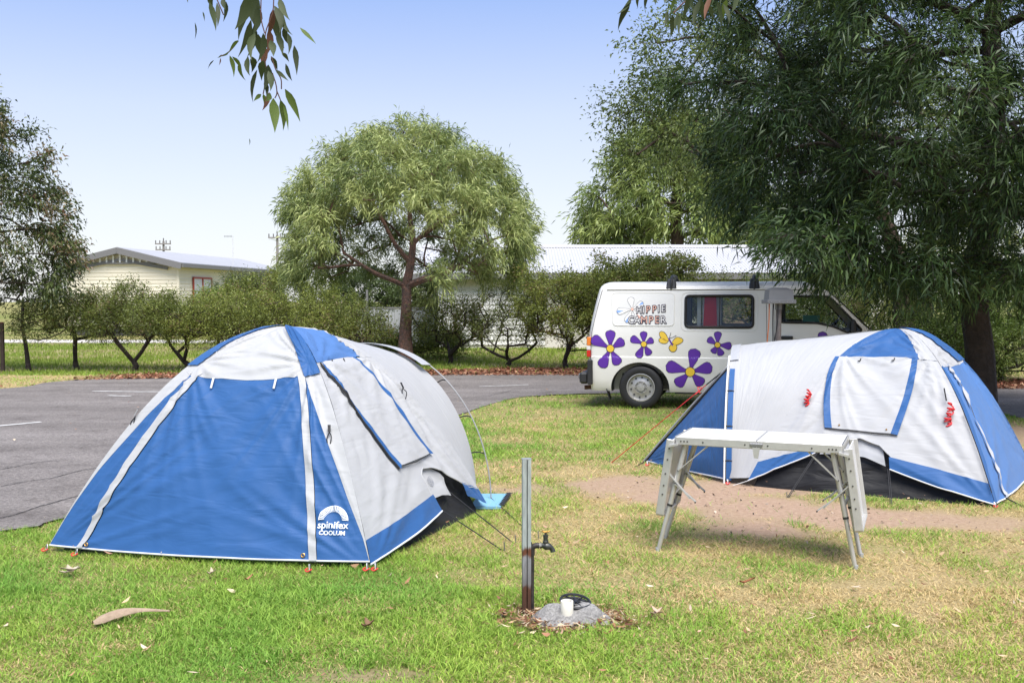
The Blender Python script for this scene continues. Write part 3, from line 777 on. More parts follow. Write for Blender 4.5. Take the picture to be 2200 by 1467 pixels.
# roadside shrubs: bare forked stems under clipped olive crowns
OLIVE = [(.06, .08, .018), (.10, .128, .028), (.14, .175, .038), (.185, .22, .05), (.18, .13, .06)]
OLIVE2 = [(.095, .122, .025), (.15, .185, .038), (.21, .25, .052), (.27, .305, .066), (.23, .17, .08)]
def shrub(px, py, label, rx, zc, rz, seed, cols=OLIVE, n=12000, stems=3, flat=-.55, group="roadside shrubs", leaf=(.052, .019), low=True, ry=1.0, ncl=60, base=None, name="roadside_shrub", droop=.1):
    b = G(px, py) if base is None else np.array(base, float); b[2] = 0
    rg = np.random.default_rng(seed)
    cl = np.vstack([dome(ncl, (0, 0, zc), (rx, ry, rz), flat, .72, seed, jitter=.1), dome(ncl // 3, (0, 0, zc), (rx * .65, ry * .6, rz * .65), -.7, .5, seed + 1)])
    cl[:, 2] += (fbm(cl[:, 0] * 1.5 + seed, cl[:, 1] * 1.5) - .5) * .6; cl[:, 0] += rg.normal(0, .08, len(cl))
    tr = [(0, 0, -.05), (.0, 0, .05), (rg.normal(0, .02), 0, .12), (rg.normal(0, .04), .0, .2)]
    if not low: tr = [(0, 0, -.05), (0, 0, .1), (0, 0, .2), (0, 0, .3)]
    return tree(name, label, "shrub", b, tr, .07, cl, .30, leaf, n, cols, BARK_DARK, droop=droop, up=.55, twigs=9, tip_r=.0042, start=.55, group=group, sag=-.07, sides=8,
                centre=(0, 0, zc - .5), loose=.4, minr=.004, spread=1.1)
shrub(165, 795, "dark shrub with twin bare stems, leftmost of the roadside row", 1.15, 1.08, 0.58, 51, n=20150)
shrub(290, 797, "shrub with a wide V fork of bare stems, second from left in the row", 1.2, 1.05, 0.58, 53, n=21700)
shrub(403, 796, "shrub with low sprawling stems just left of the blue tent's top", 1.15, 0.98, 0.55, 55, n=21700, cols=OLIVE2)
shrub(520, 797, "olive shrub directly above the blue tent's left shoulder", 1.2, 0.98, 0.55, 57, n=16275, cols=OLIVE2)
shrub(640, 797, "olive shrub behind the blue tent's peak, left of the round gum", 1.2, 0.98, 0.56, 59, n=16275, cols=OLIVE2)
shrub(745, 794, "low dark shrub closest on the left of the round gum trunk", 0.95, 0.9, 0.52, 61, n=14880)
shrub(968, 782, "small dark shrub right of the gum trunk, above the tent's rear hoop", .95, .95, .55, 63, n=13020, flat=-.75, cols=OLIVE)
shrub(1092, 788, "loose dark shrub halfway between the gum trunk and the van", 1.0, 1.05, .72, 65, n=9765, flat=-.85)
shrub(1215, 792, "taller olive shrub right against the back of the van", 1.15, 1.35, .82, 67, n=23250, leaf=(.062, .024), flat=-.8, cols=OLIVE2)
shrub(1380, 790, "tall bright feathery shrub showing over the rear of the van's roof", 1.65, 1.6, .85, 69, n=36000, leaf=(.075, .030), flat=-.6, ncl=110, cols=OLIVE2, ry=1.1)
shrub(1600, 790, "shrub peeping over the van's roof between the two roof bars", 1.2, 1.35, .72, 71, n=13950, cols=OLIVE2)
shrub(1800, 800, "bushy shrub in front of the van's windscreen, left of the brown trunks", 1.35, 1.0, .72, 73, n=18600, cols=OLIVE2, flat=-.9)
GREEN = [(.05, .085, .014), (.075, .12, .02), (.105, .165, .028), (.145, .21, .038), (.17, .23, .05)]
shrub(0, 0, "rounded bright green bush at the right edge beyond the dark trunk", 1.15, .85, .78, 75, n=27900, cols=GREEN, flat=-.95, base=G(2150, 818), ry=.9, low=False, name="clipped_bush", group=None)
shrub(0, 0, "clipped green bush between the brown trunks and the dark trunk", 1.0, .75, .66, 77, n=21700, cols=GREEN, flat=-.95, base=G(2030, 822), ry=.9, low=False, name="clipped_bush", group=None)
shrub(0, 0, "tall shadowy bush deep behind the dark trunk at the right edge", 2.2, 1.9, 1.5, 79, n=21700, cols=OLIVE2, flat=-.95, base=(11.5, 25, 0), leaf=(.08, .03), low=False, ncl=80, name="background_bush", group=None)
shrub(0, 0, "leafy bush far behind the van's bonnet and the brown trunks", 2.0, 1.5, 1.1, 81, n=20150, cols=GREEN, flat=-.95, base=(8.6, 27, 0), leaf=(.08, .03), low=False, ncl=80, name="background_bush", group=None)
# paler garden shrubs behind the hedge
shrub(0, 0, "soft grey green shrub in front of the cream cabin's side wall", 1.05, 1.75, .62, 83, n=18600, cols=[(.10, .125, .055), (.135, .16, .07), (.17, .19, .085)], base=(-8.95, 34, 0), leaf=(.09, .02), flat=-.9, low=False, name="garden_shrub", group=None)
shrub(0, 0, "yellow green leafy shrub under the cabin's red-framed window", .55, 1.25, .5, 85, n=9300, cols=[(.14, .20, .045), (.20, .26, .06), (.25, .30, .075)], base=(-9.15, 31, 0), leaf=(.09, .035), flat=-.9, low=False, name="garden_shrub", group=None)
shrub(0, 0, "pale green shrub showing above the grey fence right of the gum trunk", 1.5, 1.6, .95, 87, n=13950, cols=[(.11, .15, .05), (.16, .20, .065), (.21, .25, .08)], base=(-3.1, 38.5, 0), leaf=(.12, .045), flat=-.9, low=False, name="garden_shrub", group=None)
shrub(0, 0, "darker green shrub above the grey fence left of the gum trunk", 1.5, 1.7, 1.1, 89, n=13950, cols=[(.05, .08, .025), (.08, .12, .035), (.12, .16, .05)], base=(-5.6, 37.5, 0), leaf=(.12, .04), flat=-.9, low=False, name="garden_shrub", group=None)
shrub(0, 0, "dense green shrub left of the grey fence behind the roadside row", 1.9, 1.45, .9, 91, n=18600, cols=OLIVE2, base=(-6.6, 29, 0), leaf=(.09, .03), flat=-.9, low=False, name="garden_shrub", group=None)
# tufts of strappy leaves
def tussock(px, py, label, h, n, seed, Y=None):
    b = G(px, py) if Y is None else at(px, py, Y); b[2] = 0
    root = thing("flax_tussock", label, "plant", b, 0, "strappy tussocks by the gum trunk")
    rg = np.random.default_rng(seed); V = []; F = []; C_ = []
    for i in range(n):
        a = rg.random() * 6.283; l = h * (.7 + .5 * rg.random()); o = .25 + .75 * rg.random() ** .7
        D = np.array([math.cos(a), math.sin(a), 0]); S = np.array([-D[1], D[0], 0]) * .014
        k = len(V)
        for t in (0, .4, .75, 1):
            p_ = D * (l * o * t ** 1.6 * .8 + .05) + np.array([0, 0, l * (t - .38 * o * t ** 2.5)]); w = (1, 1, .7, .05)[(0, .4, .75, 1).index(t)]
            V += [p_ - S * w, p_ + S * w]
        F += [[k, k + 1, k + 3, k + 2], [k + 2, k + 3, k + 5, k + 4], [k + 4, k + 5, k + 7, k + 6]]
        C_ += [np.array([.13, .18, .045]) * (.6 + .9 * rg.random())] * 3
    link("leaf_blades", quads_mesh("leaf_blades", np.array(V), np.array(F), np.array(C_)), LEAF, root, kind="stuff")
tussock(838, 772, "strappy grass tussock left of the gum trunk below the fence", .85, 130, 1, 26.5)
tussock(972, 772, "taller strappy tussock right of the gum trunk before the white wall", 1.05, 170, 2, 26.8)
shrub(0, 0, "low pale groundcover hedge around the foot of the round gum", 1.5, .38, .3, 93, n=13950, cols=[(.12, .16, .03), (.17, .21, .045), (.22, .24, .06)], base=(-2.7, 25.9, 0), leaf=(.05, .03), flat=-.9, low=False, ry=.6, name="groundcover", group=None)

# gum tree beside the photographer: only its hanging sprays reach into the picture
M_GUMLEAF = leaf_mat("gum_leaves", .5, .25, .18)
gum = thing("overhanging_gum", "gum sprays with long sickle leaves hanging into the top of the picture", "tree", (-2.9, .6, 0))
mb = MB(); mb.tube(smoothpath([(-2.9, .6, -.05), (-2.85, .6, 1.5), (-2.7, .75, 3.0), (-2.2, 1.3, 4.2), (-1.6, 2.2, 4.6)], 26), np.linspace(.17, .05, 26), 12)
mb.build("trunk", BARK_GUM, gum, world=True, smooth=True)
mb = MB()
mb.tube(smoothpath([(-1.75, 2.0, 4.55), (-1.3, 2.8, 4.1), (-.95, 3.4, 3.4), tuple(at(588, -13, 3.55))], 18), np.linspace(.035, .008, 18), 7)
mb.tube(smoothpath([(-1.65, 2.15, 4.6), (-.4, 2.9, 4.3), (.5, 3.4, 3.6), tuple(at(1547, -38, 3.5))], 18), np.linspace(.035, .006, 18), 7)
mb.tube(smoothpath([(-1.0, 3.3, 3.6), (-1.12, 3.5, 3.0), tuple(at(463, -10, 3.55))], 10), np.linspace(.008, .003, 10), 5)
mb.build("limb", BARK_GUM, gum, world=True, smooth=True)
def gum_leaf(px0, py0, px1, py1, w, Y, col, bend=.0):
    a, b2 = at(px0, py0, Y), at(px1, py1, Y + random.uniform(-.06, .06))
    L_ = np.linalg.norm(b2 - a); t_ = (b2 - a) / L_
    view = nrm((a + b2) / 2 - np.array([0, 0, CAM_H])); s = nrm(np.cross(t_, view)); ang = random.uniform(-.55, .55)
    s = s * math.cos(ang) + np.cross(t_, s) * math.sin(ang)
    nr = np.cross(s, t_); V = []; W = 1.12 * w / (FPX / Y)
    ts = (0, .07, .2, .38, .62, .84, 1); ws = (.07, .38, .88, 1, .66, .26, .01)
    for t, q in zip(ts, ws):
        c_ = a + t_ * L_ * t + s * (bend * L_ * 4 * t * (1 - t)) + nr * (.04 * L_ * math.sin(3 * t))
        V += [c_ - s * W * q / 2, c_ + nr * W * .10 * q, c_ + s * W * q / 2]
    F = []
    for i in range(6):
        for j in (0, 1): F.append([i * 3 + j, i * 3 + j + 1, i * 3 + j + 4, i * 3 + j + 3])
    me = quads_mesh("leaf", np.array(V) - ORIG[gum.name], np.array(F), np.tile(np.array(col) * random.uniform(.75, 1.25), (12, 1)), smooth=True)
    link("leaf", me, M_GUMLEAF, gum)
GD, GL_, GR = (.055, .072, .030), (.12, .17, .04), (.16, .075, .045)
ZL = lambda x, y: (380 + x / 4.583, y / 4.583)
spec = [  # traced leaf by leaf from the zoomed photograph: stalk end, tip, width
    ((320, 20), (385, 310), 60, GD), ((395, 30), (400, 265), 40, GD), ((455, -20), (480, 100), 45, GD), ((485, 20), (455, 220), 36, GD), ((330, -60), (360, 90), 60, GD),
    ((720, -40), (570, 295), 110, GD), ((700, 80), (605, 400), 60, GD), ((760, -60), (790, 300), 120, GD), ((790, 60), (740, 360), 80, GD), ((730, 200), (600, 570), 60, GD), ((760, 250), (690, 570), 60, GD),
    ((770, 330), (740, 600), 66, GD), ((800, 340), (830, 560), 70, GD), ((850, 330), (790, 620), 60, GD), ((905, 290), (870, 560), 62, GR), ((950, 90), (880, 400), 60, GR), ((960, 60), (1010, 330), 70, GD),
    ((1010, -20), (1115, 205), 60, GD), ((1010, 60), (1140, 350), 60, GD), ((990, 130), (1060, 480), 80, GD), ((1060, 250), (1130, 470), 56, GD), ((1090, 330), (1095, 540), 44, GD), ((985, 330), (1040, 550), 60, GD), ((1040, 520), (1105, 615), 36, GD),
    ((1155, 450), (1180, 745), 52, GD), ((1070, 630), (1135, 800), 42, GD), ((1212, 275), (1370, 435), 40, GL_), ((520, 550), (560, 765), 44, GL_), ((545, 560), (640, 720), 34, GL_), ((615, 615), (680, 800), 34, GL_), ((605, 400), (510, 520), 30, GL_),
    ((440, 540), (395, 570), 14, GD), ((510, 515), (430, 560), 18, GL_), ((365, 595), (305, 685), 12, GD), ((430, 575), (412, 650), 12, GR), ((178, 225), (175, 395), 15, GD), ((255, 118), (272, 215), 14, GD),
    ((700, 560), (720, 750), 50, GD), ((740, 560), (735, 720), 60, GD), ((920, 400), (950, 560), 66, GD), ((880, 480), (850, 700), 60, GR), ((850, 600), (835, 800), 70, GD), ((900, 640), (850, 900), 72, GD), ((790, 690), (750, 1015), 40, GD), ((900, 700), (920, 900), 60, GD),
    ((930, 560), (990, 700), 50, GD), ((970, 690), (1100, 800), 40, GD), ((830, 930), (755, 1000), 40, GL_), ((910, 910), (840, 1090), 46, GR), ((920, 920), (870, 1000), 50, GL_), ((850, 930), (855, 1060), 40, GL_),
    ((950, 970), (965, 1310), 96, GL_), ((1020, 985), (1045, 1290), 66, GL_), ((1065, 880), (1215, 1205), 66, GL_), ((1050, 1040), (1095, 1290), 30, GL_), ((712, 1365), (710, 1435), 9, GD), ((110, -30), (108, 32), 12, GD), ((860, 800), (880, 960), 40, GD)]
for a, b2, w, c in spec:
    gum_leaf(*ZL(*a), *ZL(*b2), w / 4.583, 3.55 + random.uniform(-.14, .14), c, random.choice((-.06, .06, .10, -.10, .03)))
for path in ([(955, -60), (945, 120), (880, 300), (865, 420), (860, 600), (900, 700)], [(830, -40), (830, 180), (865, 330)], [(930, 560), (975, 690), (1025, 780), (1030, 880)], [(940, 720), (975, 830), (985, 920), (965, 970)],
             [(605, 405), (545, 480), (490, 530), (430, 555)], [(380, -40), (430, 80), (460, 150)], [(865, 560), (880, 760), (850, 930)], [(985, 900), (1020, 985)]):
    MB().tube(smoothpath([at(*ZL(*q), 3.55) for q in path], 14), .0022, 5).build("twig", mat("reddish_twig", (.10, .045, .03), .7), gum, world=True)
ZR = lambda x, y: (1280 + x / 2.0957, y / 2.0957)
for a, b2, w, c in [((160, -10), (95, 65), 18, GD), ((155, 15), (100, 140), 26, GD), ((232, -20), (222, 50), 14, GD), ((195, -30), (190, 40), 16, GD), ((275, -20), (270, 25), 16, GD), ((330, -30), (310, 20), 18, GD), ((360, -10), (335, 60), 18, GL_), ((320, 50), (305, 130), 16, GD),
                    ((345, 70), (335, 175), 24, GD), ((370, 60), (360, 140), 18, GD), ((385, 60), (380, 180), 16, GD), ((425, -20), (395, 110), 22, GD), ((410, -20), (440, 70), 20, GD), ((470, 0), (440, 120), 24, GD), ((465, -10), (480, 110), 22, GD), ((520, -20), (490, 90), 22, GR), ((545, 10), (560, 130), 24, GD),
                    ((575, 20), (600, 110), 20, GD), ((590, 0), (575, 90), 22, GL_), ((270, 100), (258, 145), 14, GD), ((640, -30), (610, 60), 24, GD), ((300, 60), (330, 110), 16, GL_), ((505, 20), (530, 95), 18, GD)]:
    gum_leaf(*ZR(*a), *ZR(*b2), w / 2.0957, 3.5 + random.uniform(-.12, .12), c, random.choice((-.06, .06, .1)))
for path in ([(560, -80), (470, -20), (400, 10), (350, 60)], [(330, -60), (240, -20), (160, 0)], [(600, -70), (590, 0)]):
    MB().tube(smoothpath([at(*ZR(*q), 3.5) for q in path], 12), .0025, 5).build("twig", MATS["reddish_twig"], gum, world=True)

# ------------------------------------------------------------------ cream cabin on the left
M_CREAM = mat("cream_weatherboard", (.80, .735, .58), .7, var=(1.5, .35, (.70, .63, .48)))
M_CREAM2 = mat("cream_wall", (.62, .56, .43), .8)
M_FASCIA = mat("grey_fascia", (.17, .165, .165), .6)
M_ROOFL = mat("light_grey_roof", (.36, .36, .37), .55, var=(.8, .5, (.30, .30, .31)))
M_SLAT = mat("white_timber", (.78, .78, .76), .6)
M_REDF = mat("red_window_frame", (.36, .045, .03), .5)
M_CURT = mat("white_curtain", (.72, .72, .74), .8, var=(6, .6, (.5, .5, .53)))
M_DARKSKIRT = mat("dark_timber_skirt", (.09, .085, .08), .8)
def window_glass(name="window_glass", ior=1.6):
    m = bpy.data.materials.new(name); m.use_nodes = True
    N, L = m.node_tree.nodes, m.node_tree.links
    g = N.new("ShaderNodeBsdfGlossy"); g.inputs["Roughness"].default_value = .02
    t = N.new("ShaderNodeBsdfTransparent"); t.inputs["Color"].default_value = (.92, .94, .93, 1)
    f = N.new("ShaderNodeValue"); f.outputs[0].default_value = .12
    mx = N.new("ShaderNodeMixShader"); L.new(f.outputs[0], mx.inputs[0]); L.new(t.outputs[0], mx.inputs[1]); L.new(g.outputs[0], mx.inputs[2])
    L.new(mx.outputs[0], N["Material Output"].inputs[0])
    return m
M_GLASS = window_glass(ior=1.2)
C0, C1 = np.array([-14.4, 43.0]), np.array([-12.6, 55.0])            # front right corner, rear right corner
uu = (C1 - C0) / np.linalg.norm(C1 - C0); LEN = np.linalg.norm(C1 - C0)
vv = np.array([-uu[1], uu[0]])                                       # towards the left gable end
rz = math.atan2(uu[1], uu[0])
cab = thing("cabin", "cream weatherboard cabin with grey gable trim behind the left shrubs", "building", (C0[0], C0[1], 0), rz)
WID, EV, RDG = 5.2, 3.12, 3.72
# local: x along the side wall going back, y towards the left across the gable, z up
MB().box((LEN / 2, WID / 2, 1.75), (LEN - .06, WID - .06, 2.7)).add([(.03, .03, 3.1), (.03, WID - .03, 3.1), (.03, WID / 2, RDG - .05), (LEN - .03, .03, 3.1), (LEN - .03, WID - .03, 3.1), (LEN - .03, WID / 2, RDG - .05)],
    [[0, 1, 2], [3, 5, 4], [0, 2, 5, 3], [1, 4, 5, 2]]).build("wall", M_CREAM2, cab)
MB().box((LEN / 2, WID / 2, .2), (LEN - .3, WID - .3, .42)).build("skirt", M_DARKSKIRT, cab)
BH = .155
def plank_mesh(L_):
    m = MB(); y = .03
    m.add([(0, 0, 0), (L_, 0, 0), (L_, -y, 0), (0, -y, 0), (0, 0, BH), (L_, 0, BH), (L_, -.008, BH), (0, -.008, BH)],
          [[0, 1, 2, 3], [4, 7, 6, 5], [0, 4, 5, 1], [3, 2, 6, 7], [0, 3, 7, 4], [1, 5, 6, 2]])
    o = m.build("plank", M_CREAM, cab); return o
src = plank_mesh(LEN)
zs = np.arange(.42, EV - .03, BH)
for i, z in enumerate(zs):
    o = src if i == 0 else src.copy()
    if i: COL.objects.link(o); o.parent = cab
    o.location = (0, .0, z)
src = None
for i, z in enumerate(np.arange(.42, RDG - .3, BH)):
    half = WID / 2 if z + BH < EV else max(.1, WID / 2 * (RDG - z - BH * .6) / (RDG - EV) * .97)
    L_ = 2 * half
    if src is None or abs(L_ - WID) > 1e-6:
        o = plank_mesh(L_)
        if src is None: src = o
    else:
        o = src.copy(); COL.objects.link(o); o.parent = cab
    o.rotation_euler = (0, 0, -math.pi / 2); o.location = (0, WID / 2 + half, z)
MB().box((-.02, -.02, 1.76), (.1, .1, 2.68)).build("corner_board", M_CREAM, cab)
sl = (RDG - EV) / (WID / 2)
OH = .35
def roofside(s):
    y0, y1 = (WID / 2, -OH) if s else (WID / 2, WID + OH)
    z1 = EV - OH * sl + .12; z0 = RDG + .12; t = .07
    return MB().add([(-OH, y0, z0), (LEN + OH, y0, z0), (LEN + OH, y1, z1), (-OH, y1, z1), (-OH, y0, z0 - t), (LEN + OH, y0, z0 - t), (LEN + OH, y1, z1 - t), (-OH, y1, z1 - t)],
                    [[0, 1, 2, 3], [4, 7, 6, 5], [0, 3, 7, 4], [1, 5, 6, 2], [3, 2, 6, 7], [0, 4, 5, 1]]).build("roof", M_ROOFL, cab)
roofside(0); roofside(1)
for s in (0, 1):
    y1 = -OH if s else WID + OH
    MB().bar((-OH - .03, WID / 2, RDG - .03), (-OH - .03, y1, EV - OH * sl - .03), .06, .26).build("barge_board", M_FASCIA, cab)
    MB().bar((-.12, WID / 2, RDG - .42), (-.12, y1 + (.75 if s else -.75), EV - OH * sl - .12), .05, .13).build("inner_barge_board", M_FASCIA, cab)
    MB().box((LEN / 2, (-OH - .03) if s else (WID + OH + .03), EV - OH * sl - .0), (LEN + 2 * OH, .1, .16)).build("gutter", M_FASCIA, cab)
MB().box((-.13, WID / 2, EV + .03), (.06, WID * .62, .07)).build("gable_rail", M_FASCIA, cab)
for i in range(9):
    y = WID / 2 + (i - 4) * .31; h = max(.1, (RDG - .3 - EV) * (1 - abs(i - 4) / 5.2) + .06)
    MB().box((-.13, y, EV + .06 + h / 2), (.035, .075, h)).build("gable_slat", M_SLAT, cab)
for (x0, x1, zb, zt) in ((1.3, 3.1, 1.15, 2.55), (10.6, 11.6, 1.2, 2.3)):
    w = MB().box(((x0 + x1) / 2, -.045, (zb + zt) / 2), (x1 - x0, .03, zt - zb)).build("window", M_CURT, cab)
    fr = MB()
    for (a, b2) in (((x0, zb), (x1, zb)), ((x0, zt), (x1, zt)), ((x0, zb), (x0, zt)), ((x1, zb), (x1, zt)), (((x0 + x1) / 2, zb), ((x0 + x1) / 2, zt))):
        fr.bar((a[0], -.07, a[1]), (b2[0], -.07, b2[1]), .08, .05, up=(0, 1, 0))
    fr.build("window_frame", M_REDF, w)
    MB().add([(x0 + .04, -.070, zb + .04), (x1 - .04, -.070, zb + .04), (x1 - .04, -.070, zt - .04), (x0 + .04, -.070, zt - .04)], [[0, 1, 2, 3]]).build("pane", M_GLASS, w)
# aerial on the cabin roof
M_GALV = mat("galvanised_steel", (.46, .47, .48), .45, .6, var=(10, .6, (.33, .34, .35)))
M_PALEPOLE = mat("pale_mast", (.62, .62, .62), .5)
pa = at(501, 600, 49); pa[2] = 3.25
ant = thing("tv_aerial", "thin television aerial mast on the cabin roof", "aerial", pa)
top = at(500, 507, 49)
MB().tube([(0, 0, -.2), (0, 0, top[2] - pa[2])], .022, 6).build("mast", M_PALEPOLE, ant)
m = MB(); zt = top[2] - pa[2] - .02; m.tube([(0, 0, zt), (-.42, 0, zt)], .012, 5)
for i in range(6): m.tube([(-.05 - i * .07, -.12, zt), (-.05 - i * .07, .12, zt)], .006, 4); m.tube([(-.05 - i * .07, 0, zt - .05), (-.05 - i * .07, 0, zt + .05)], .005, 4)
m.build("antenna", M_FASCIA, ant)
# power poles far behind
M_POLE = mat("weathered_pole", (.22, .20, .19), .8); M_INS = mat("insulator", (.12, .11, .11), .4)
def power_pole(px, ytop, Y, label, arms, w):
    b = at(px, 645, Y); b[2] = 0; H_ = at(px, ytop, Y)[2]
    r = thing("power_pole", label, "pole", b, 0, "distant power poles")
    MB().tube([(0, 0, -.1), (0, 0, H_)], [.19, .13], 8).build("post", M_POLE, r)
    for dz, ww in arms:
        a_ = MB().box((0, -.18, H_ - dz), (ww, .12, .14)).build("crossarm", M_POLE, r)
        for q in (-.46, -.2, .2, .46): MB().tube([(q * ww, -.18, H_ - dz + .06), (q * ww, -.18, H_ - dz + .42)], .06, 6).build("insulator", M_INS, a_)
    MB().tube([(0, 0, H_), (0, 0, H_ + .35)], .06, 6).build("insulator", M_INS, r)
power_pole(353, 518, 120, "wooden power pole with two crossarms above the cabin roof", ((.35, 1.9), (1.05, 1.8)), 1.9)
power_pole(597, 505, 110, "wooden power pole with one crossarm left of the round gum", ((.3, 1.9),), 1.9)

# ------------------------------------------------------------------ long building on the right
M_ROOFW = mat("white_corrugated_roof", (.44, .44, .45), .5, var=(.7, .35, (.39, .39, .40)))
M_WALLW = mat("white_weatherboard", (.76, .75, .72), .7, var=(1.5, .3, (.66, .65, .62)))
M_BRICK = mat("brown_brickwork", (.20, .12, .085), .85, var=(5, .6, (.28, .2, .15)))
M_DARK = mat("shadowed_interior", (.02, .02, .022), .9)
bl = thing("long_building", "long low white building with corrugated roof behind the van", "building", (-2.3, 32.0, 0))
BL_ = 14.5
MB().box((BL_ / 2, 3.5, 1.2), (BL_, 7, 2.4)).build("wall", mat("pale_render", (.66, .63, .57), .85, var=(1, .4, (.56, .53, .48))), bl)
pw = MB().add([(0, 0, 0), (3.3, 0, 0), (3.3, -.035, 0), (0, -.035, 0), (0, 0, .16), (3.3, 0, .16), (3.3, -.008, .16), (0, -.008, .16)], [[0, 1, 2, 3], [4, 7, 6, 5], [0, 4, 5, 1], [3, 2, 6, 7], [0, 3, 7, 4], [1, 5, 6, 2]]).build("plank", M_WALLW, bl)
for i in range(14):
    o = pw if i == 0 else pw.copy()
    if i: COL.objects.link(o); o.parent = bl
    o.location = (.06, -.002, .12 + i * .16)
MB().box((0, -.03, 1.2), (.14, .12, 2.35)).build("corner_board", M_SLAT, bl)
MB().box((9.1, -.03, 1.2), (1.7, .08, 2.3)).build("brick_panel", M_BRICK, bl)
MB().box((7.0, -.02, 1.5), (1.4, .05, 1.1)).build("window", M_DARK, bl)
nw = 1150; xs = np.linspace(-.9, BL_ + .5, nw); wv = .014 * np.cos(xs * 2 * np.pi / .1)
rows = [(-.36, 2.42), (3.5, 3.42)]
gridp = np.stack([np.stack([xs, np.full(nw, y), z + wv], 1) for y, z in rows], 1)
MB().grid(gridp).build("roof", M_ROOFW, bl, smooth=True)
rows = [(3.5, 3.42), (7.6, 2.42)]
xb = np.linspace(-.9, BL_ + .5, 40)
MB().grid(np.stack([np.stack([xb, np.full(40, y), np.full(40, z)], 1) for y, z in rows], 1)).build("rear_roof", M_ROOFW, bl)
MB().tube([(-.9, 3.5, 3.43), (BL_ + .5, 3.5, 3.43)], .09, 8).build("ridge_cap", M_ROOFW, bl)
MB().box((BL_ / 2 - .2, -.41, 2.30), (BL_ + 1.4, .10, .17)).build("gutter", M_FASCIA, bl)
MB().box((BL_ / 2 - .2, -.2, 2.25), (BL_ + 1.3, .34, .03)).build("eave_lining", mat("brown_eave", (.13, .085, .06), .8), bl)
# grey fence beside it
fen = thing("grey_fence", "pale grey paling fence behind the gum trunk", "fence", (-5.2, 33.4, 0))
M_FENCE = mat("grey_fence_sheet", (.40, .41, .43), .65, var=(3, .5, (.33, .34, .36)))
fp = MB().box((0, 0, .64), (.205, .035, 1.22)).build("panel", M_FENCE, fen, bevel=.006)
for i in range(15):
    o = fp if i == 0 else fp.copy()
    if i: COL.objects.link(o); o.parent = fen
    o.location = (i * .212 + .1, (i % 2) * .012, 0)
MB().box((1.6, 0, 1.29), (3.25, .06, .06)).build("rail", M_FASCIA, fen)
MB().box((0.35, -.06, .95), (.07, .07, 1.9)).build("post", M_FASCIA, fen)

# ------------------------------------------------------------------ the two dome tents
F_BLUE = fabric("blue_nylon", (.026, .108, .30), (.035, .122, .335), .4)
F_BLUE_LIT = fabric("lit_blue_nylon", (.075, .18, .42), (.09, .20, .46), .2)  # same blue cloth, colour lightened to imitate sky light glowing through it
F_WHITE = fabric("silver_white_nylon", (.455, .46, .47), (.49, .495, .505), .3)
F_GREY = fabric("grey_nylon", (.40, .41, .43), (.47, .48, .50), .2)
F_BLACK = fabric("black_groundsheet", (.010, .010, .012), (.018, .018, .021), .9)
F_INNER = fabric("dark_inner_tent", (.03, .032, .04), (.045, .047, .055), .3)
M_HEM = mat("light_grey_tape", (.60, .61, .63), .7)
M_ALLOY = mat("tent_pole", (.62, .63, .65), .35, .5)
M_CORDK = mat("black_cord", (.012, .012, .014), .7)
M_CORDR = mat("red_cord", (.62, .03, .035), .65)
M_STRAPW = mat("white_strap", (.75, .75, .74), .6)
M_BRASS = mat("brass", (.55, .33, .09), .35, .9)
M_PRINT = mat("white_print", (.80, .82, .85), .6)
M_PRINTG = mat("grey_print", (.30, .31, .34), .6)
M_PEG = mat("steel_peg", (.3, .3, .31), .4, .8)
class Face:
    def __init__(s, P, Q, A, b=0., amp=.008, seed=0):
        s.P, s.Q, s.A, s.b, s.amp, s.seed = np.array(P), np.array(Q), np.array(A), b, amp, seed
        t = s.Q - s.P; n = np.array([-t[1], t[0], 0.]); n = n / np.linalg.norm(n)
        mid = (s.P + s.Q) / 2 - s.A; mid[2] = 0
        s.n = n if n @ mid > 0 else -n
    def pole(s, P, h):
        h = np.asarray(h)[..., None]
        q = P * (1 - h) + s.A * h
        q[..., 2] = s.A[2] * (1 - (1 - h[..., 0]) ** 2)
        return q
    def raw(s, u, h):
        u, h = np.broadcast_arrays(np.asarray(u, float), np.asarray(h, float))
        r = s.pole(s.P, h) * (1 - u[..., None]) + s.pole(s.Q, h) * u[..., None]
        r = r + s.n * (s.b * 4 * u * (1 - u) * (1 - h))[..., None]
        # fabric pulled tight between the poles sags inwards a little half way up
        return r - s.n * (.035 * 4 * u * (1 - u) * 4 * h * (1 - h))[..., None]
    def normal(s, u, h):
        e_ = 1e-3
        a = s.raw(u + e_, h) - s.raw(u - e_, h); b = s.raw(u, h + e_) - s.raw(u, h - e_)
        n = nrm(np.cross(a, b)); return np.where((n @ (s.n + np.array([0, 0, .6])))[..., None] > 0, n, -n)
    def __call__(s, u, h, off=0.):
        u, h = np.broadcast_arrays(np.asarray(u, float), np.asarray(h, float))
        w = (fbm(u * 2.2 + h * 3 + s.seed, (h * 5.5 - u * 3) + s.seed, 2) - .5) * 2.0
        w2 = (fbm(u * 9 + s.seed + 30, h * 3.0 + u * 4, 2) - .5) * .6
        rid = lambda v: (1 - np.abs(2 * v - 1)) ** 2.5 - .25
        fold = 0
        for cu, ch, k_, ph in ((-.02, -.02, 1, 0), (1.02, -.02, -1, 7), (.06, .60, 1, 13), (.94, .60, -1, 21)):   # creases fanning out of the corners
            r_ = np.hypot((u - cu) * 1.2, h - ch)
            fold = fold + rid(fbm(np.arctan2(h - ch, (u - cu) * k_) * 5.5 + s.seed + ph, r_ * .9, 2)) * np.exp(-r_ * 2.6) * np.clip(r_ * 6, 0, 1)
        edge = np.clip(np.minimum(u, 1 - u) * 8, .12, 1) * np.clip((1 - h) * 6, 0, 1)
        d = s.amp * (w + .5 * w2) * edge + fold * .045 * edge
        return s.raw(u, h) + s.normal(u, h) * (off + d)[..., None]
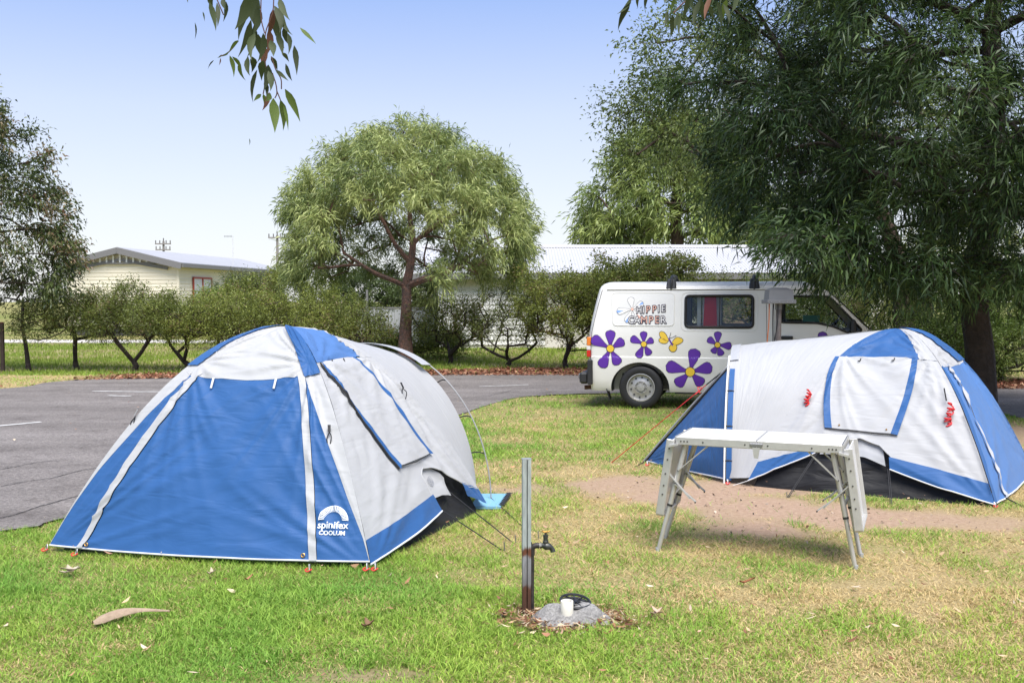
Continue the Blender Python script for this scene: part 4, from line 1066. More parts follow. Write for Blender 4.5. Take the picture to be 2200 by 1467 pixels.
def resample(c, n):
    c = np.array(c, float)
    t = np.linspace(0, len(c) - 1, n); i = np.minimum(t.astype(int), len(c) - 2); f = (t - i)[:, None]
    return c[i] * (1 - f) + c[i + 1] * f
def patch(face, c0, c1, name, m, parent, nt=44, ns=40, off=0., label=None):
    """cloth piece on a tent face between two seams given in (across, up) fractions of the face"""
    a, b = resample(c0, nt), resample(c1, nt)
    s = np.linspace(0, 1, ns)[None, :, None]
    UV = a[:, None] * (1 - s) + b[:, None] * s
    P = face(UV[..., 0], UV[..., 1], off)
    o_ = ORIG[parent.name]
    n, k = nt, ns
    idx = (np.arange(n - 1)[:, None] * k + np.arange(k - 1)[None]).ravel()
    F = np.stack([idx, idx + 1, idx + 1 + k, idx + k], 1)
    me = quads_mesh(name, (P - o_).reshape(-1, 3), F, smooth=True, uv=UV.reshape(-1, 2))
    return link(name, me, m, parent, label=label)
def patch3(c0, c1, name, m, parent, nt=40, ns=26, amp=.012, seed=1., sag=0.):
    a, b = smoothpath(c0, nt) if len(c0) < nt else np.array(c0), smoothpath(c1, nt) if len(c1) < nt else np.array(c1)
    s = np.linspace(0, 1, ns); S = s[None, :, None]
    P = a[:, None] * (1 - S) + b[:, None] * S
    du = np.gradient(P, axis=0); dv = np.gradient(P, axis=1); n = nrm(np.cross(du, dv))
    tt = np.linspace(0, 1, nt)[:, None] + np.zeros(ns)[None]
    w = (fbm(tt * 7 + seed, S[..., 0] * 2.5 + tt * 2 + seed, 4) - .5) * 2 * np.clip(np.minimum(s, 1 - s) * 6, 0, 1)[None]
    P = P + n * (amp * w)[..., None] - np.array([0, 0, 1]) * (sag * 4 * S * (1 - S))
    idx = (np.arange(nt - 1)[:, None] * ns + np.arange(ns - 1)[None]).ravel()
    F = np.stack([idx, idx + 1, idx + 1 + ns, idx + ns], 1)
    UV = np.stack([tt, np.broadcast_to(S[..., 0], tt.shape)], -1)
    me = quads_mesh(name, (P - ORIG[parent.name]).reshape(-1, 3), F, smooth=True, uv=UV.reshape(-1, 2))
    return link(name, me, m, parent)
def cord(pts, r, name, m, parent, n=20, k=6, label=None):
    return MB().tube(smoothpath(pts, n), r, k).build(name, m, parent, world=True, smooth=True, label=label)
def seam_tube(face, c, r, name, m, parent, n=50, off=.0):
    q = resample(c, n); P = face(q[:, 0], q[:, 1], off)
    return MB().tube(P, r, 6).build(name, m, parent, world=True, smooth=True)
def inner(T_, parent, k=.93):
    cen = (T_['FL'] + T_['BR']) / 2
    f = lambda p: cen + (p - cen) * k
    A2 = cen + np.array([0, 0, T_['H'] - .07])
    for a, b in (('FL', 'FR'), ('FR', 'BR'), ('BR', 'BL'), ('BL', 'FL')):
        fc = Face(f(T_[a]), f(T_[b]), A2, 0, .006, 3)
        patch(fc, [(0, .075), (1, .075)], [(0, 1), (1, 1)], "inner_tent", F_INNER, parent, 24, 24)
        patch(fc, [(0, -.01), (1, -.01)], [(0, .10), (1, .10)], "groundsheet", F_BLACK, parent, 40, 14, .006)
def peg(p, parent, red=True):
    MB().tube([p + [0, 0, .05], p + [.006, .004, -.05]], .004, 5).build("peg", M_PEG, parent, world=True)
    if red: MB().bar(p + [-.006, .02, .045], p + [0, 0, .010], .010, .003).build("strap", M_STRAPW, parent, world=True)
    if red: cord([p + [-.01, -.005, .028], p + [-.025, -.012, .02], p + [-.012, -.018, .012], p + [.012, -.003, .022]], .004, "toggle_cord", M_CORDR, parent, 10, 5)

def fan_letters(txt, size, bold=0.):
    cu = bpy.data.curves.new("t", 'FONT'); cu.body = txt; cu.size = size; cu.align_x = 'CENTER'; cu.offset = bold; cu.resolution_u = 3
    ob = bpy.data.objects.new("t", cu); COL.objects.link(ob)
    dg = bpy.context.evaluated_depsgraph_get(); dg.update()
    me = bpy.data.meshes.new_from_object(ob.evaluated_get(dg))
    V = np.zeros(len(me.vertices) * 3); me.vertices.foreach_get("co", V); V = V.reshape(-1, 3)
    F = [list(p.vertices) for p in me.polygons]
    bpy.data.objects.remove(ob); bpy.data.curves.remove(cu); bpy.data.meshes.remove(me)
    return V, F

def ellipse_arch(R_, L_, H_, n, k=2.0):
    t = np.linspace(np.pi, 0, n); c, s = np.cos(t), np.sin(t)
    c, s = np.sign(c) * np.abs(c) ** (2 / k), np.abs(s) ** (2 / k)
    return R_ + (L_ - R_) * ((c + 1) / 2)[:, None] + np.array([0, 0, H_]) * s[:, None]

# ---- tent A, the blue front in the left foreground
tA = thing("dome_tent", "blue-fronted dome tent with silver side in the left foreground", "tent", (TA['FL'] + TA['BR']) / 2)
fr = Face(TA['FL'], TA['FR'], TA['A'], .09, .013, 2)
rt = Face(TA['FR'], TA['BR'], TA['A'], .03, .012, 9)
bk = Face(TA['BR'], TA['BL'], TA['A'], .0, .006, 12)
lf = Face(TA['BL'], TA['FL'], TA['A'], .03, .006, 15)
inner(TA, tA)
hb = .012
SL0, SL1 = [(.107, hb), (.118, .26), (.13, .535)], [(.128, hb), (.153, .26), (.187, .535)]
SR0, SR1 = [(.831, hb), (.838, .26), (.846, .525)], [(.853, hb), (.868, .26), (.888, .53)]
seamL = [(.0, hb), (.001, .06), (.004, .112), (.014, .196), (.048, .314), (.095, .478), (.108, .535)]
seamR = [(1., hb), (.994, .06), (.97, .15), (.955, .22), (.925, .344), (.905, .43), (.89, .53)]
patch(fr, SL1, SR0, "front_panel", F_BLUE, tA, 70, 80)
patch(fr, seamL, [SL0[0], (.109, .06), (.112, .112), (.115, .196), (.12, .314), (.127, .478), (.13, .535)], "left_gusset", F_BLUE, tA, 60, 16)
patch(fr, [SR1[0], (.857, .06), (.862, .15), (.866, .22), (.874, .344), (.88, .43), (.888, .53)], seamR, "right_gusset", F_BLUE, tA, 60, 20)
patch(fr, SL0, SL1, "edge_tape", F_WHITE, tA, 80, 5, .010)
patch(fr, SR0, SR1, "edge_tape", F_WHITE, tA, 80, 5, .010)
patch(fr, [(0, hb), (0, .06), (0, .112), (0, .196), (0, .314), (0, .478), (0, .58)], [(.001, hb), (.002, .06), (.005, .112), (.015, .196), (.049, .314), (.096, .478), (.11, .58)], "pole_band", F_WHITE, tA, 60, 8, .002)
patch(fr, [(.999, hb), (.994, .06), (.97, .15), (.955, .22), (.925, .344), (.905, .43), (.88, .56)], [(1, hb), (1, .06), (1, .15), (1, .22), (1, .344), (1, .43), (1, .56)], "pole_band", F_WHITE, tA, 60, 10, .002)
patch(fr, [(.04, .545), (.12, .52), (.3, .508), (.5, .507), (.7, .512), (.88, .528)], [(.04, .99), (.12, .99), (.3, .99), (.5, .99), (.7, .99), (.88, .99)], "front_cap", F_WHITE, tA, 60, 60, .003)
patch(fr, [(0, .575), (.0, .75), (0, .99)], [(.085, .575), (.13, .75), (.3, .99)], "blue_band", F_BLUE, tA, 60, 16, .014)
patch(fr, [(.885, .527), (.85, .7), (.7, .99)], [(1, .545), (1, .7), (1, .99)], "blue_band", F_BLUE, tA, 60, 20, .014)
seam_tube(fr, [(0, hb), (1, hb)], .006, "hem", M_HEM, tA, 80)
# side wall on the right
bot = [(0, .053), (.28, .073), (.54, .093), (.545, .15), (.60, .166), (.66, .162), (.74, .142), (.83, .095), (.92, .075), (1, .062)]
topw = [(0, .60), (.28, .60), (.5, .60), (.545, .60), (.60, .60), (.66, .60), (.74, .60), (.83, .60), (.92, .60), (1, .60)]
patch(rt, bot, topw, "side_wall", F_WHITE, tA, 91, 60)
patch(rt, [(.0, .60), (.8, .605)], [(0, .99), (.8, .99)], "blue_cap", F_BLUE_LIT, tA, 24, 30, .003)
patch(rt, [(.79, .60), (1, .60)], [(.79, .99), (1, .99)], "pole_band", F_WHITE, tA, 12, 30, .002)
patch(rt, [(0, .006), (.3, .026), (.58, .05)], [(0, .055), (.3, .075), (.555, .095)], "skirt", F_BLUE, tA, 40, 10, .003)
patch(rt, [(.845, .058), (1, .018)], [(.83, .097), (1, .064)], "skirt", F_BLUE, tA, 16, 8, .003)
seam_tube(rt, [(0, .006), (.3, .026), (.58, .05)], .006, "hem", M_HEM, tA, 30, .003)
seam_tube(rt, bot[2:], .005, "vent_edge", F_WHITE, tA, 40)
patch(rt, [(.50, .10), (.58, .085), (.66, .085), (.74, .075)], [(.55, .162), (.62, .166), (.68, .16), (.75, .135)], "vent_panel", F_WHITE, tA, 24, 12, -.025)
for r0, r1 in ((.030, .036), (.016, .022), (0, .007)):
    c_ = np.array([.625, .128]); P0 = rt(c_[0], c_[1], -.017); eu = nrm(rt(c_[0] + .02, c_[1]) - rt(c_[0] - .02, c_[1])); nn = rt.normal(c_[0], c_[1]); ev = np.cross(nn, eu)
    a_ = np.linspace(0, 2 * np.pi, 25)[:-1]
    ring = lambda r: P0 + r * (np.cos(a_)[:, None] * eu + np.sin(a_)[:, None] * ev)
    V = np.concatenate([ring(r0), ring(r1)]); MB().add(V, [[i, (i + 1) % 24, 24 + (i + 1) % 24, 24 + i] for i in range(24)]).build("printed_ring", M_PRINTG, tA, world=True)
fl = patch(rt, [(.052, .592), (.384, .188)], [(.635, .598), (.695, .196)], "window_flap", F_WHITE, tA, 40, 24, .020)
patch(rt, [(.635, .598), (.695, .196)], [(.672, .598), (.722, .193)], "flap_tape", F_BLUE, tA, 40, 4, .022)
patch(rt, [(.035, .592), (.370, .180)], [(.056, .592), (.388, .190)], "flap_tape", F_BLUE, tA, 40, 4, .022)
seam_tube(rt, [(.035, .592), (.365, .182)], .006, "zip", M_CORDK, tA, 40, .012)
seam_tube(rt, [(.384, .188), (.54, .186), (.695, .196)], .003, "zip", M_CORDK, tA, 20, .02)
# rear porch: fly stretched from the dome's rear poles to the hoop
RF = G(1055, 1078); LF = RF + 1.9 * nrm(TA['BL'] - TA['BR']); HA = 1.2
arch = ellipse_arch(RF, LF, HA, 61)
hs = np.linspace(0.03, .96, 31)
ridgeR, ridgeL = rt.pole(TA['BR'], hs), rt.pole(TA['BL'], hs)
inset = lambda P, k_: P + (np.array([(RF + LF)[0] / 2, (RF + LF)[1] / 2, 0]) - P) * k_
archR = inset(arch[:31], .12); archR[:, 2] = arch[:31, 2] * .96 + .02
archL = inset(arch[30:][::-1], .07); archL[:, 2] = arch[30:][::-1, 2] * .96 + .02
patch3(ridgeR, archR, "porch_wall", F_WHITE, tA, 31, 24, .010, 3.)
patch3(ridgeL, archL, "porch_wall", F_WHITE, tA, 31, 24, .010, 5.)
back_dir = nrm((RF + LF) / 2 - (TA['BR'] + TA['BL']) / 2)
hood0 = arch[20:42] + np.array([0, 0, .012]); hood1 = hood0 - back_dir * .16 + np.array([0, 0, .012])
patch3(hood0, hood1, "porch_hood", F_GREY, tA, 22, 8, .006, 4.)
MB().tube(arch, .005, 8).build("hoop_pole", mat("grey_fibreglass_pole", (.30, .30, .31), .5), tA, world=True, smooth=True)
for i in (6, 11, 17):
    cord([arch[i], (arch[i] + archR[i]) / 2 + [0, 0, .01], archR[i]], .005, "pole_clip", M_CORDK, tA, 6, 5)
# print on the right gusset
uc, hc = .912, .092
c0_ = fr(uc, hc); J = np.stack([(fr.raw(uc + .01, hc) - fr.raw(uc - .01, hc)) / .02, (fr.raw(uc, hc + .01) - fr.raw(uc, hc - .01)) / .02], 1)
nn = fr.normal(uc, hc); eu = nrm(J[:, 0]); eu = nrm(np.array([eu[0], eu[1], 0.])); ev = nrm(np.cross(nn, eu)); ev = ev if ev[2] > 0 else -ev
eu = nrm(np.cross(ev, nn)); eu = eu if eu[0] > 0 else -eu
Ji = np.linalg.pinv(J)
def on_front(x, y, off=.007):
    d3 = x[:, None] * eu + y[:, None] * ev
    uh = d3 @ Ji.T
    return fr(uc + uh[:, 0], hc + uh[:, 1], off)
logo = MB()
for i in range(23):
    a = math.pi * (i + .5) / 23; w = math.pi / 23 * .36; r0, r1 = .052, .088
    q = np.array([(r0 * math.cos(a - w * .5), r0 * math.sin(a - w * .5)), (r1 * math.cos(a - w), r1 * math.sin(a - w)), (r1 * math.cos(a + w), r1 * math.sin(a + w)), (r0 * math.cos(a + w * .5), r0 * math.sin(a + w * .5))])
    logo.add(on_front(q[:, 0], q[:, 1] + .012), [[0, 1, 2, 3]])
a_ = np.linspace(0, math.pi, 25)
for r0, r1 in ((.085, .0895),):
    V = np.concatenate([np.c_[r0 * np.cos(a_), r0 * np.sin(a_)], np.c_[r1 * np.cos(a_), r1 * np.sin(a_)]])
    logo.add(on_front(V[:, 0], V[:, 1] + .012, .0068), [[i, i + 1, 26 + i, 25 + i] for i in range(24)])
logo.build("printed_emblem", M_PRINT, tA, world=True)
for txt, sz, dy, bold in (("spinifex", .058, -.034, .0010), ("COOLUM", .034, -.072, .0008)):
    V, F = fan_letters(txt, sz, bold)
    MB().add(on_front(V[:, 0] * 1.02, V[:, 1] + dy), F).build("printed_word", M_PRINT, tA, world=True)
# eyelets, tabs, loops, pegs and guy ropes
for u_, h_ in ((.140, .020), (.815, .022)):
    c_ = fr(u_, h_, .010); n_ = fr.normal(u_, h_); e1 = nrm(np.cross(n_, [0, 0, 1])); e2 = np.cross(n_, e1); a_ = np.linspace(0, 2 * np.pi, 17)[:-1]
    MB().tube(c_ + .010 * (np.cos(a_)[:, None] * e1 + np.sin(a_)[:, None] * e2), .0035, 6, closed=True).build("eyelet", M_BRASS, tA, world=True)
for u_, h_ in ((.305, .497), (.705, .50)):
    c_ = fr(u_, h_, .01); cord([c_ + [0, 0, .02], c_ + [-.005, -.012, -.01], c_ + [-.012, -.02, -.045]], .007, "toggle_tab", M_STRAPW, tA, 8, 5)
for u_ in (.20, .42):
    c_ = rt(u_, .585, .02); cord([c_ + [0, 0, .01], c_ + [.012, -.01, -.02], c_ + [.02, -.012, -.045]], .004, "toggle_tab", M_CORDK, tA, 8, 5)
for c_, s_ in ((fr(.01, .36, .01), (-1, -.3)), (fr(.955, .325, .012), (.2, -1)), (rt(.90, .43, .012), (1, -.4))):
    c_ = np.array(c_); s_ = np.array([s_[0], s_[1], 0]) * .02
    MB().bar(c_ + [0, 0, .04], c_ + s_, .018, .004).build("guy_tab", F_GREY if s_[0] < 0 else M_CORDK, tA, world=True)
    cord([c_ + s_ * .6, c_ + s_ * 1.5 + [.012, 0, -.03], c_ + s_ * 1.4 + [0, 0, -.085], c_ + s_ * 1.3 + [-.015, 0, -.045], c_ + s_ * .6 + [0, 0, -.005]], .0035, "guy_loop", M_CORDK, tA, 16, 5)
for q in ((100, 1186), (164, 1196), (666, 1230), (790, 1228), (808, 1228)): peg(G(*q), tA)
for a, b in ((rt(.58, .05, .004), G(1083, 1181)), (rt(.70, .085, .0), G(1107, 1166)), (RF + np.array([0, 0, .03]), G(1156, 1157))):
    cord([a, (a + b) / 2 - [0, 0, .004], b - [0, 0, .01]], .0038, "guy_rope", M_CORDK, tA, 8, 5); peg(np.array(b), tA, False)
# foam mat by the porch of tent A
mt = thing("foam_mat", "light blue mat with black and white dashed edge behind the blue tent", "mat", (G(1075, 1084)[0], G(1075, 1084)[1], 0))
c = [G(1030, 1068), G(1094, 1068), G(1076, 1096), G(1010, 1096)]
c = [c_ + [0, 0, .03] for c_ in c]
MB().add([*c, *[q - [0, 0, .02] for q in c]], [[0, 1, 2, 3], [0, 4, 5, 1], [1, 5, 6, 2], [2, 6, 7, 3], [3, 7, 4, 0], [4, 7, 6, 5]]).build("sheet", mat("light_blue_foam", (.17, .36, .50), .8), mt, world=True)
for i in range(9):
    t0, t1 = i / 9, (i + .55) / 9
    a, b = c[1] * (1 - t0) + c[2] * t0, c[1] * (1 - t1) + c[2] * t1
    MB().bar(a + [-.008, .01, .004], b + [.014, 0, .004], .035, .004).build("edge_stitch", M_CORDK, mt, world=True)

# ---- tent B, side-on behind the table
tB = thing("dome_tent", "silver dome tent with blue trim standing side-on behind the folding table", "tent", (TB['FL'] + TB['BR']) / 2)
sb = Face(TB['FR'], TB['BR'], TB['A'], .03, .014, 22)
fb = Face(TB['FR'], TB['FL'], TB['A'], .06, .008, 25)
inner(TB, tB, .94)
bot = [(0, .066), (.2, .098), (.395, .124), (.41, .135), (.451, .163), (.546, .184), (.64, .180), (.70, .163), (.745, .146), (.88, .112), (1, .08)]
patch(sb, bot, [(u_, .57) for u_, _ in bot], "side_wall", F_WHITE, tB, 101, 60)
patch(sb, [(.16, .567), (.98, .573)], [(.2, .985), (.95, .985)], "blue_cap", F_BLUE, tB, 30, 30, .003)
patch(sb, [(0, .565), (.17, .568)], [(0, .985), (.21, .985)], "pole_band", F_WHITE, tB, 12, 30, .004)
patch(sb, [(.965, .565), (1, .565)], [(.94, .985), (1, .985)], "pole_band", F_WHITE, tB, 8, 30, .004)
patch(sb, [(0, .010), (.2, .044), (.40, .088)], [(0, .068), (.2, .10), (.405, .126)], "skirt", F_BLUE, tB, 40, 10, .003)
patch(sb, [(.74, .128), (.88, .072), (1, .02)], [(.74, .148), (.88, .114), (1, .082)], "skirt", F_BLUE, tB, 30, 10, .003)
seam_tube(sb, [(0, .010), (.2, .044), (.40, .088)], .006, "hem", M_HEM, tB, 40, .003)
seam_tube(sb, [(.74, .128), (.88, .072), (1, .02)], .006, "hem", M_HEM, tB, 30, .003)
seam_tube(sb, bot[3:9], .005, "vent_edge", F_WHITE, tB, 40)
patch(sb, [(.42, .10), (.52, .125), (.62, .13), (.73, .125)], [(.44, .165), (.54, .186), (.63, .182), (.735, .15)], "vent_panel", F_GREY, tB, 24, 12, -.03)
patch(sb, [(.235, .566), (.400, .205)], [(.955, .573), (.71, .214)], "window_flap", F_WHITE, tB, 40, 40, .016)
patch(sb, [(.185, .566), (.368, .200)], [(.238, .566), (.402, .205)], "flap_tape", F_BLUE, tB, 40, 5, .018)
patch(sb, [(.952, .573), (.708, .214)], [(.995, .573), (.745, .212)], "flap_tape", F_BLUE, tB, 40, 5, .018)
seam_tube(sb, [(.368, .200), (.55, .206), (.745, .212)], .0035, "zip", M_CORDK, tB, 20, .012)
# front face, seen nearly edge-on at the right
patch(fb, [(.02, .012), (.05, .26), (.05, .53)], [(.96, .012), (.93, .26), (.93, .53)], "front_panel", F_BLUE_LIT, tB, 60, 60)
patch(fb, [(0, .012), (0, .26), (0, .53)], [(.03, .012), (.055, .26), (.055, .53)], "front_gusset", F_BLUE, tB, 40, 6, .003)
patch(fb, [(.95, .012), (.92, .26), (.92, .53)], [(1, .012), (1, .26), (1, .53)], "front_gusset", F_BLUE, tB, 40, 6, .003)
patch(fb, [(.0, .525), (.3, .51), (.7, .51), (1, .525)], [(.0, .985), (.3, .985), (.7, .985), (1, .985)], "front_cap", F_WHITE, tB, 60, 60, .002)
patch(fb, [(.62, .53), (.4, .985)], [(1, .53), (1, .985)], "blue_band", F_BLUE, tB, 60, 20, .014)
patch(fb, [(.115, .012), (.125, .26), (.14, .52)], [(.135, .012), (.15, .26), (.175, .52)], "edge_tape", F_WHITE, tB, 80, 5, .018)
seam_tube(fb, [(0, .012), (1, .012)], .006, "hem", M_HEM, tB, 60)
cord([sb(0.0, .3, .02), sb(.0, .17, .022), sb(.0, .04, .02)], .004, "zip", M_CORDK, tB, 20, 5)
bB = Face(TB['FL'], TB['BL'], TB['A'], .03, .006, 28)
patch(bB, [(0, .02), (1, .02)], [(0, .985), (1, .985)], "far_wall", F_WHITE, tB, 24, 30)
# porch at the left end
RF = G(1558, 1038); dB = nrm(np.array([.27, .963, 0])); LF = RF + 1.9 * dB; HB = 1.12
arch = ellipse_arch(RF, LF, HB, 61, 2.1)
ridgeR, ridgeL = sb.pole(TB['BR'], hs), sb.pole(TB['BL'], hs)
ctr = (RF + LF) / 2
aR = arch[:31] + (ctr - arch[:31]) * .015; aR[:, 2] = arch[:31, 2]; aR[0, 2] = .04
aL = arch[30:][::-1].copy(); aL[0, 2] = .04
patch3(ridgeR, aR, "porch_wall", F_WHITE, tB, 31, 26, .016, 8.)
patch3(ridgeL, aL, "porch_wall", F_WHITE, tB, 31, 20, .010, 9.)
MB().tube(arch[:24] + np.array([-.012, -.012, 0]), .008, 8).build("hoop_pole", M_STRAPW, tB, world=True, smooth=True)
bd = nrm(ctr - (TB['BR'] + TB['BL']) / 2)
h0 = arch[21:41] + np.array([0, 0, .01]); h1 = h0 - bd * .08 + np.array([0, 0, .012])
patch3(h0, h1, "porch_hood", F_GREY, tB, 20, 8, .005, 4.)
pegp = G(1388, 994) + np.array([0, 0, .02])
upto = 20
nb = upto
c0 = arch[:nb] + np.array([-.008, -.004, 0]); c0[0, 2] = .03
patch3(smoothpath(c0, 40), np.repeat(pegp[None], 40, 0) + np.linspace(0, 1, 40)[:, None] * np.array([0, .02, .01]), "porch_flap", F_BLUE, tB, 40, 40, .012, 6.)
c1 = smoothpath(c0[:], 40)
patch3(c1 + np.array([.012, -.012, 0]), c1 + np.array([.055, -.02, 0]), "flap_tape", F_BLUE, tB, 40, 4, .0, 2.)
cord([c0[-1] + [0, 0, .01], (c0[-1] + pegp) / 2 + [0, 0, .0], pegp], .011, "zip", M_CORDK, tB, 20, 6)
cord([c0[-1] + [-.01, .0, .012], (c0[-1] + pegp) / 2 + [-.02, .01, .012], pegp + [-.02, 0, 0]], .009, "zip_cover", F_GREY, tB, 20, 6)
cord([c0[0] + [-.0, 0, .01], (c0[0] + pegp) / 2, pegp], .006, "hem", M_HEM, tB, 10, 5)
for i in (3, 8, 14): cord([arch[i] + [-.02, -.01, 0], arch[i] + [.02, -.02, .006], arch[i] + [.05, -.02, 0]], .006, "pole_clip", M_CORDK, tB, 6, 5)
# ropes of tent B
a = arch[upto - 1] + np.array([0, 0, .02])
cord([a, a * .82 + G(1310, 994) * .18], .006, "guy_loop", M_CORDK, tB, 6, 5)
cord([a * .82 + G(1310, 994) * .18, G(1310, 994) - [0, 0, .01]], .0042, "guy_rope", M_CORDR, tB, 6, 5, label="taut red guy rope running down to the left"); peg(G(1310, 994), tB, False)
k_ = a * .76 + G(1310, 994) * .24
cord([k_ + [-.03, 0, -.03], k_ + [.03, 0, .02], k_ + [-.01, .01, .03], k_ + [.01, -.01, -.02]], .004, "rope_slider", M_CORDR, tB, 10, 5)
for a, b in ((sb(.74, .128, .004), G(1690, 1070)), (sb(.405, .088, .004), G(1915, 1086))):
    for s_ in (-.006, .006): cord([a + [s_, 0, 0], b + [s_, 0, -.01]], .0034, "guy_rope", M_CORDK, tB, 5, 5)
    peg(np.array(b), tB, False)
cord([pegp, G(1362, 1004)], .005, "guy_rope", M_CORDK, tB, 4, 5)
cord([fb(.12, .012, .01), G(2206, 1092)], .005, "guy_rope", M_CORDK, tB, 4, 5)
for q in ((2140, 1092), (1565, 1042), (1392, 1002)): peg(G(*q), tB)
MB().bar(sb(1.0, .02) + np.array([.0, 0, 0]), G(1573, 1043), .012, .004).build("strap", M_STRAPW, tB, world=True)
def hank(c, s, name="rope_hank"):
    c = np.array(c); P = []
    for i in range(150):
        t = i / 149; a = t * 55
        r_ = .020 * s * (.55 + .45 * math.sin(t * 6.5) ** 2)
        P.append(c + [r_ * math.cos(a) + .012 * math.sin(t * 7), -.02 - r_ * .7 * math.sin(a), -.13 * s * t + .022 * math.sin(a * .5)])
    MB().tube(P, .0062, 5).build(name, M_CORDR, tB, world=True, smooth=True, label="red rope hank hanging from a tie-out")
c_ = sb(.985, .385, .02); MB().bar(c_ + [0, 0, .05], c_, .02, .006).build("guy_tab", M_CORDK, tB, world=True); hank(c_ + [-.02, -.05, -.03], .9)
c_ = sb(.075, .345, .02); MB().bar(c_ + [-.02, 0, .1], c_, .012, .006).build("guy_tab", M_CORDK, tB, world=True); hank(c_ + [-.01, -.06, -.02], 1.35)
for u_ in (.40, .72):
    c_ = sb(u_, .553, .02); cord([c_ + [0, 0, .008], c_ + [-.01, -.01, -.008], c_ + [-.03, -.01, -.014]], .0045, "toggle_tab", M_CORDK, tB, 6, 5)
for u_, h_ in ((.675, .226), (.425, .218)):
    c_ = sb(u_, h_, .022); MB().tube([c_, c_ + [0, -.004, 0]], .007, 8).build("eyelet", M_BRASS, tB, world=True)

# ------------------------------------------------------------------ camper van
YAW = math.radians(-13)
M_VAN = mat("cream_white_van_paint", (.76, .75, .71), .28, var=(1.2, .25, (.71, .695, .655)), spec=.6)
M_VANW = mat("white_panel_paint", (.74, .735, .71), .28)
M_RUB = mat("black_rubber", (.012, .012, .013), .6, bump=(60, .2, .004))
M_PLAS = mat("black_plastic", (.022, .022, .024), .5)
M_SEAM = mat("panel_gap", (.05, .05, .05), .8)
M_PURP = mat("purple_vinyl", (.105, .025, .33), .4)
M_YEL = mat("yellow_vinyl", (.82, .55, .05), .4)
M_OUT = mat("dark_outline_vinyl", (.02, .01, .03), .5)
M_STEEL = mat("painted_steel_rim", (.48, .47, .45), .4, .5, var=(30, .6, (.3, .29, .28)))
M_RUST = mat("rusty_exhaust", (.16, .075, .045), .8, .3, var=(25, .7, (.08, .04, .03)))
M_LRED = mat("red_lens", (.55, .03, .02), .2); M_LORA = mat("orange_lens", (.75, .22, .04), .2); M_LWHT = mat("clear_lens", (.7, .68, .66), .2)
def tinted_glass():
    m = bpy.data.materials.new("van_glass"); m.use_nodes = True
    N, L = m.node_tree.nodes, m.node_tree.links
    g = N.new("ShaderNodeBsdfGlossy"); g.inputs["Roughness"].default_value = .015; g.inputs["Color"].default_value = (.95, .97, 1, 1)
    t = N.new("ShaderNodeBsdfTransparent"); t.inputs["Color"].default_value = (.75, .80, .77, 1)
    f = N.new("ShaderNodeFresnel"); f.inputs["IOR"].default_value = 1.5
    mx = N.new("ShaderNodeMixShader"); L.new(f.outputs[0], mx.inputs[0]); L.new(t.outputs[0], mx.inputs[1]); L.new(g.outputs[0], mx.inputs[2])
    L.new(mx.outputs[0], N["Material Output"].inputs[0])
    return m
M_VGLASS = tinted_glass()
c_ = G(1377, 878); Lx = np.array([math.cos(YAW), math.sin(YAW), 0]); Ny = np.array([-math.sin(YAW), math.cos(YAW), 0])
VO = c_ - .80 * Lx + .76 * Ny; VO[2] = 0
van = thing("camper_van", "white camper van with purple flower decals parked behind the right-hand tent", "van", VO, YAW)
ZS = np.array([.25, .30, .42, .60, .70, .735, .75, .95, 1.10, 1.22, 1.40, 1.55, 1.66, 1.71, 1.75, 1.785, 1.81, 1.825])
WS = np.array([.770, .800, .822, .836, .840, .840, .830, .836, .826, .810, .782, .757, .735, .722, .700, .640, .45, .0])
REAR = np.interp(ZS, [.25, .5, 1.02, 1.15, 1.45, 1.70, 1.77, 1.83], [.07, .045, .04, .055, .115, .175, .215, .32])
FRNT = np.interp(ZS, [.25, .6, .9, 1.08, 1.15, 1.46, 1.66, 1.75, 1.83], [4.20, 4.25, 4.18, 3.98, 3.89, 3.58, 3.37, 3.22, 3.0])
def wz(z): return np.interp(z, ZS, WS)
def ring_body(k=1., dz=0., zmin=None, off=0.):
    ts = np.concatenate([[0, .004, .012, .025], np.linspace(.05, .95, 31), [.975, .99, .996, 1]])
    edge = lambda t: 1 - .16 * np.exp(-t / .006) - .16 * np.exp(-(1 - t) / .008)
    zs, ws, RE, FN = ZS, WS, REAR, FRNT
    if off: zs, ws, RE, FN = ZS[6:], WS[6:], REAR[6:], FRNT[6:]
    ring = [(-w, z) for w, z in zip(ws, zs)] + [(w, z) for w, z in zip(ws[::-1][1:], zs[::-1][1:])]
    R_ = np.concatenate([RE, RE[::-1][1:]]); Fr = np.concatenate([FN, FN[::-1][1:]])
    P = np.zeros((len(ts), len(ring), 3))
    for i, t in enumerate(ts):
        for j, (y, z) in enumerate(ring):
            P[i, j] = (R_[j] + off + (Fr[j] - R_[j] - 2 * off) * t, y * edge(t), z)
    if off:
        P[..., 1] *= (1 - off / .84); P[..., 2] = np.where(P[..., 2] < .76, .79, P[..., 2] - off)
    return P
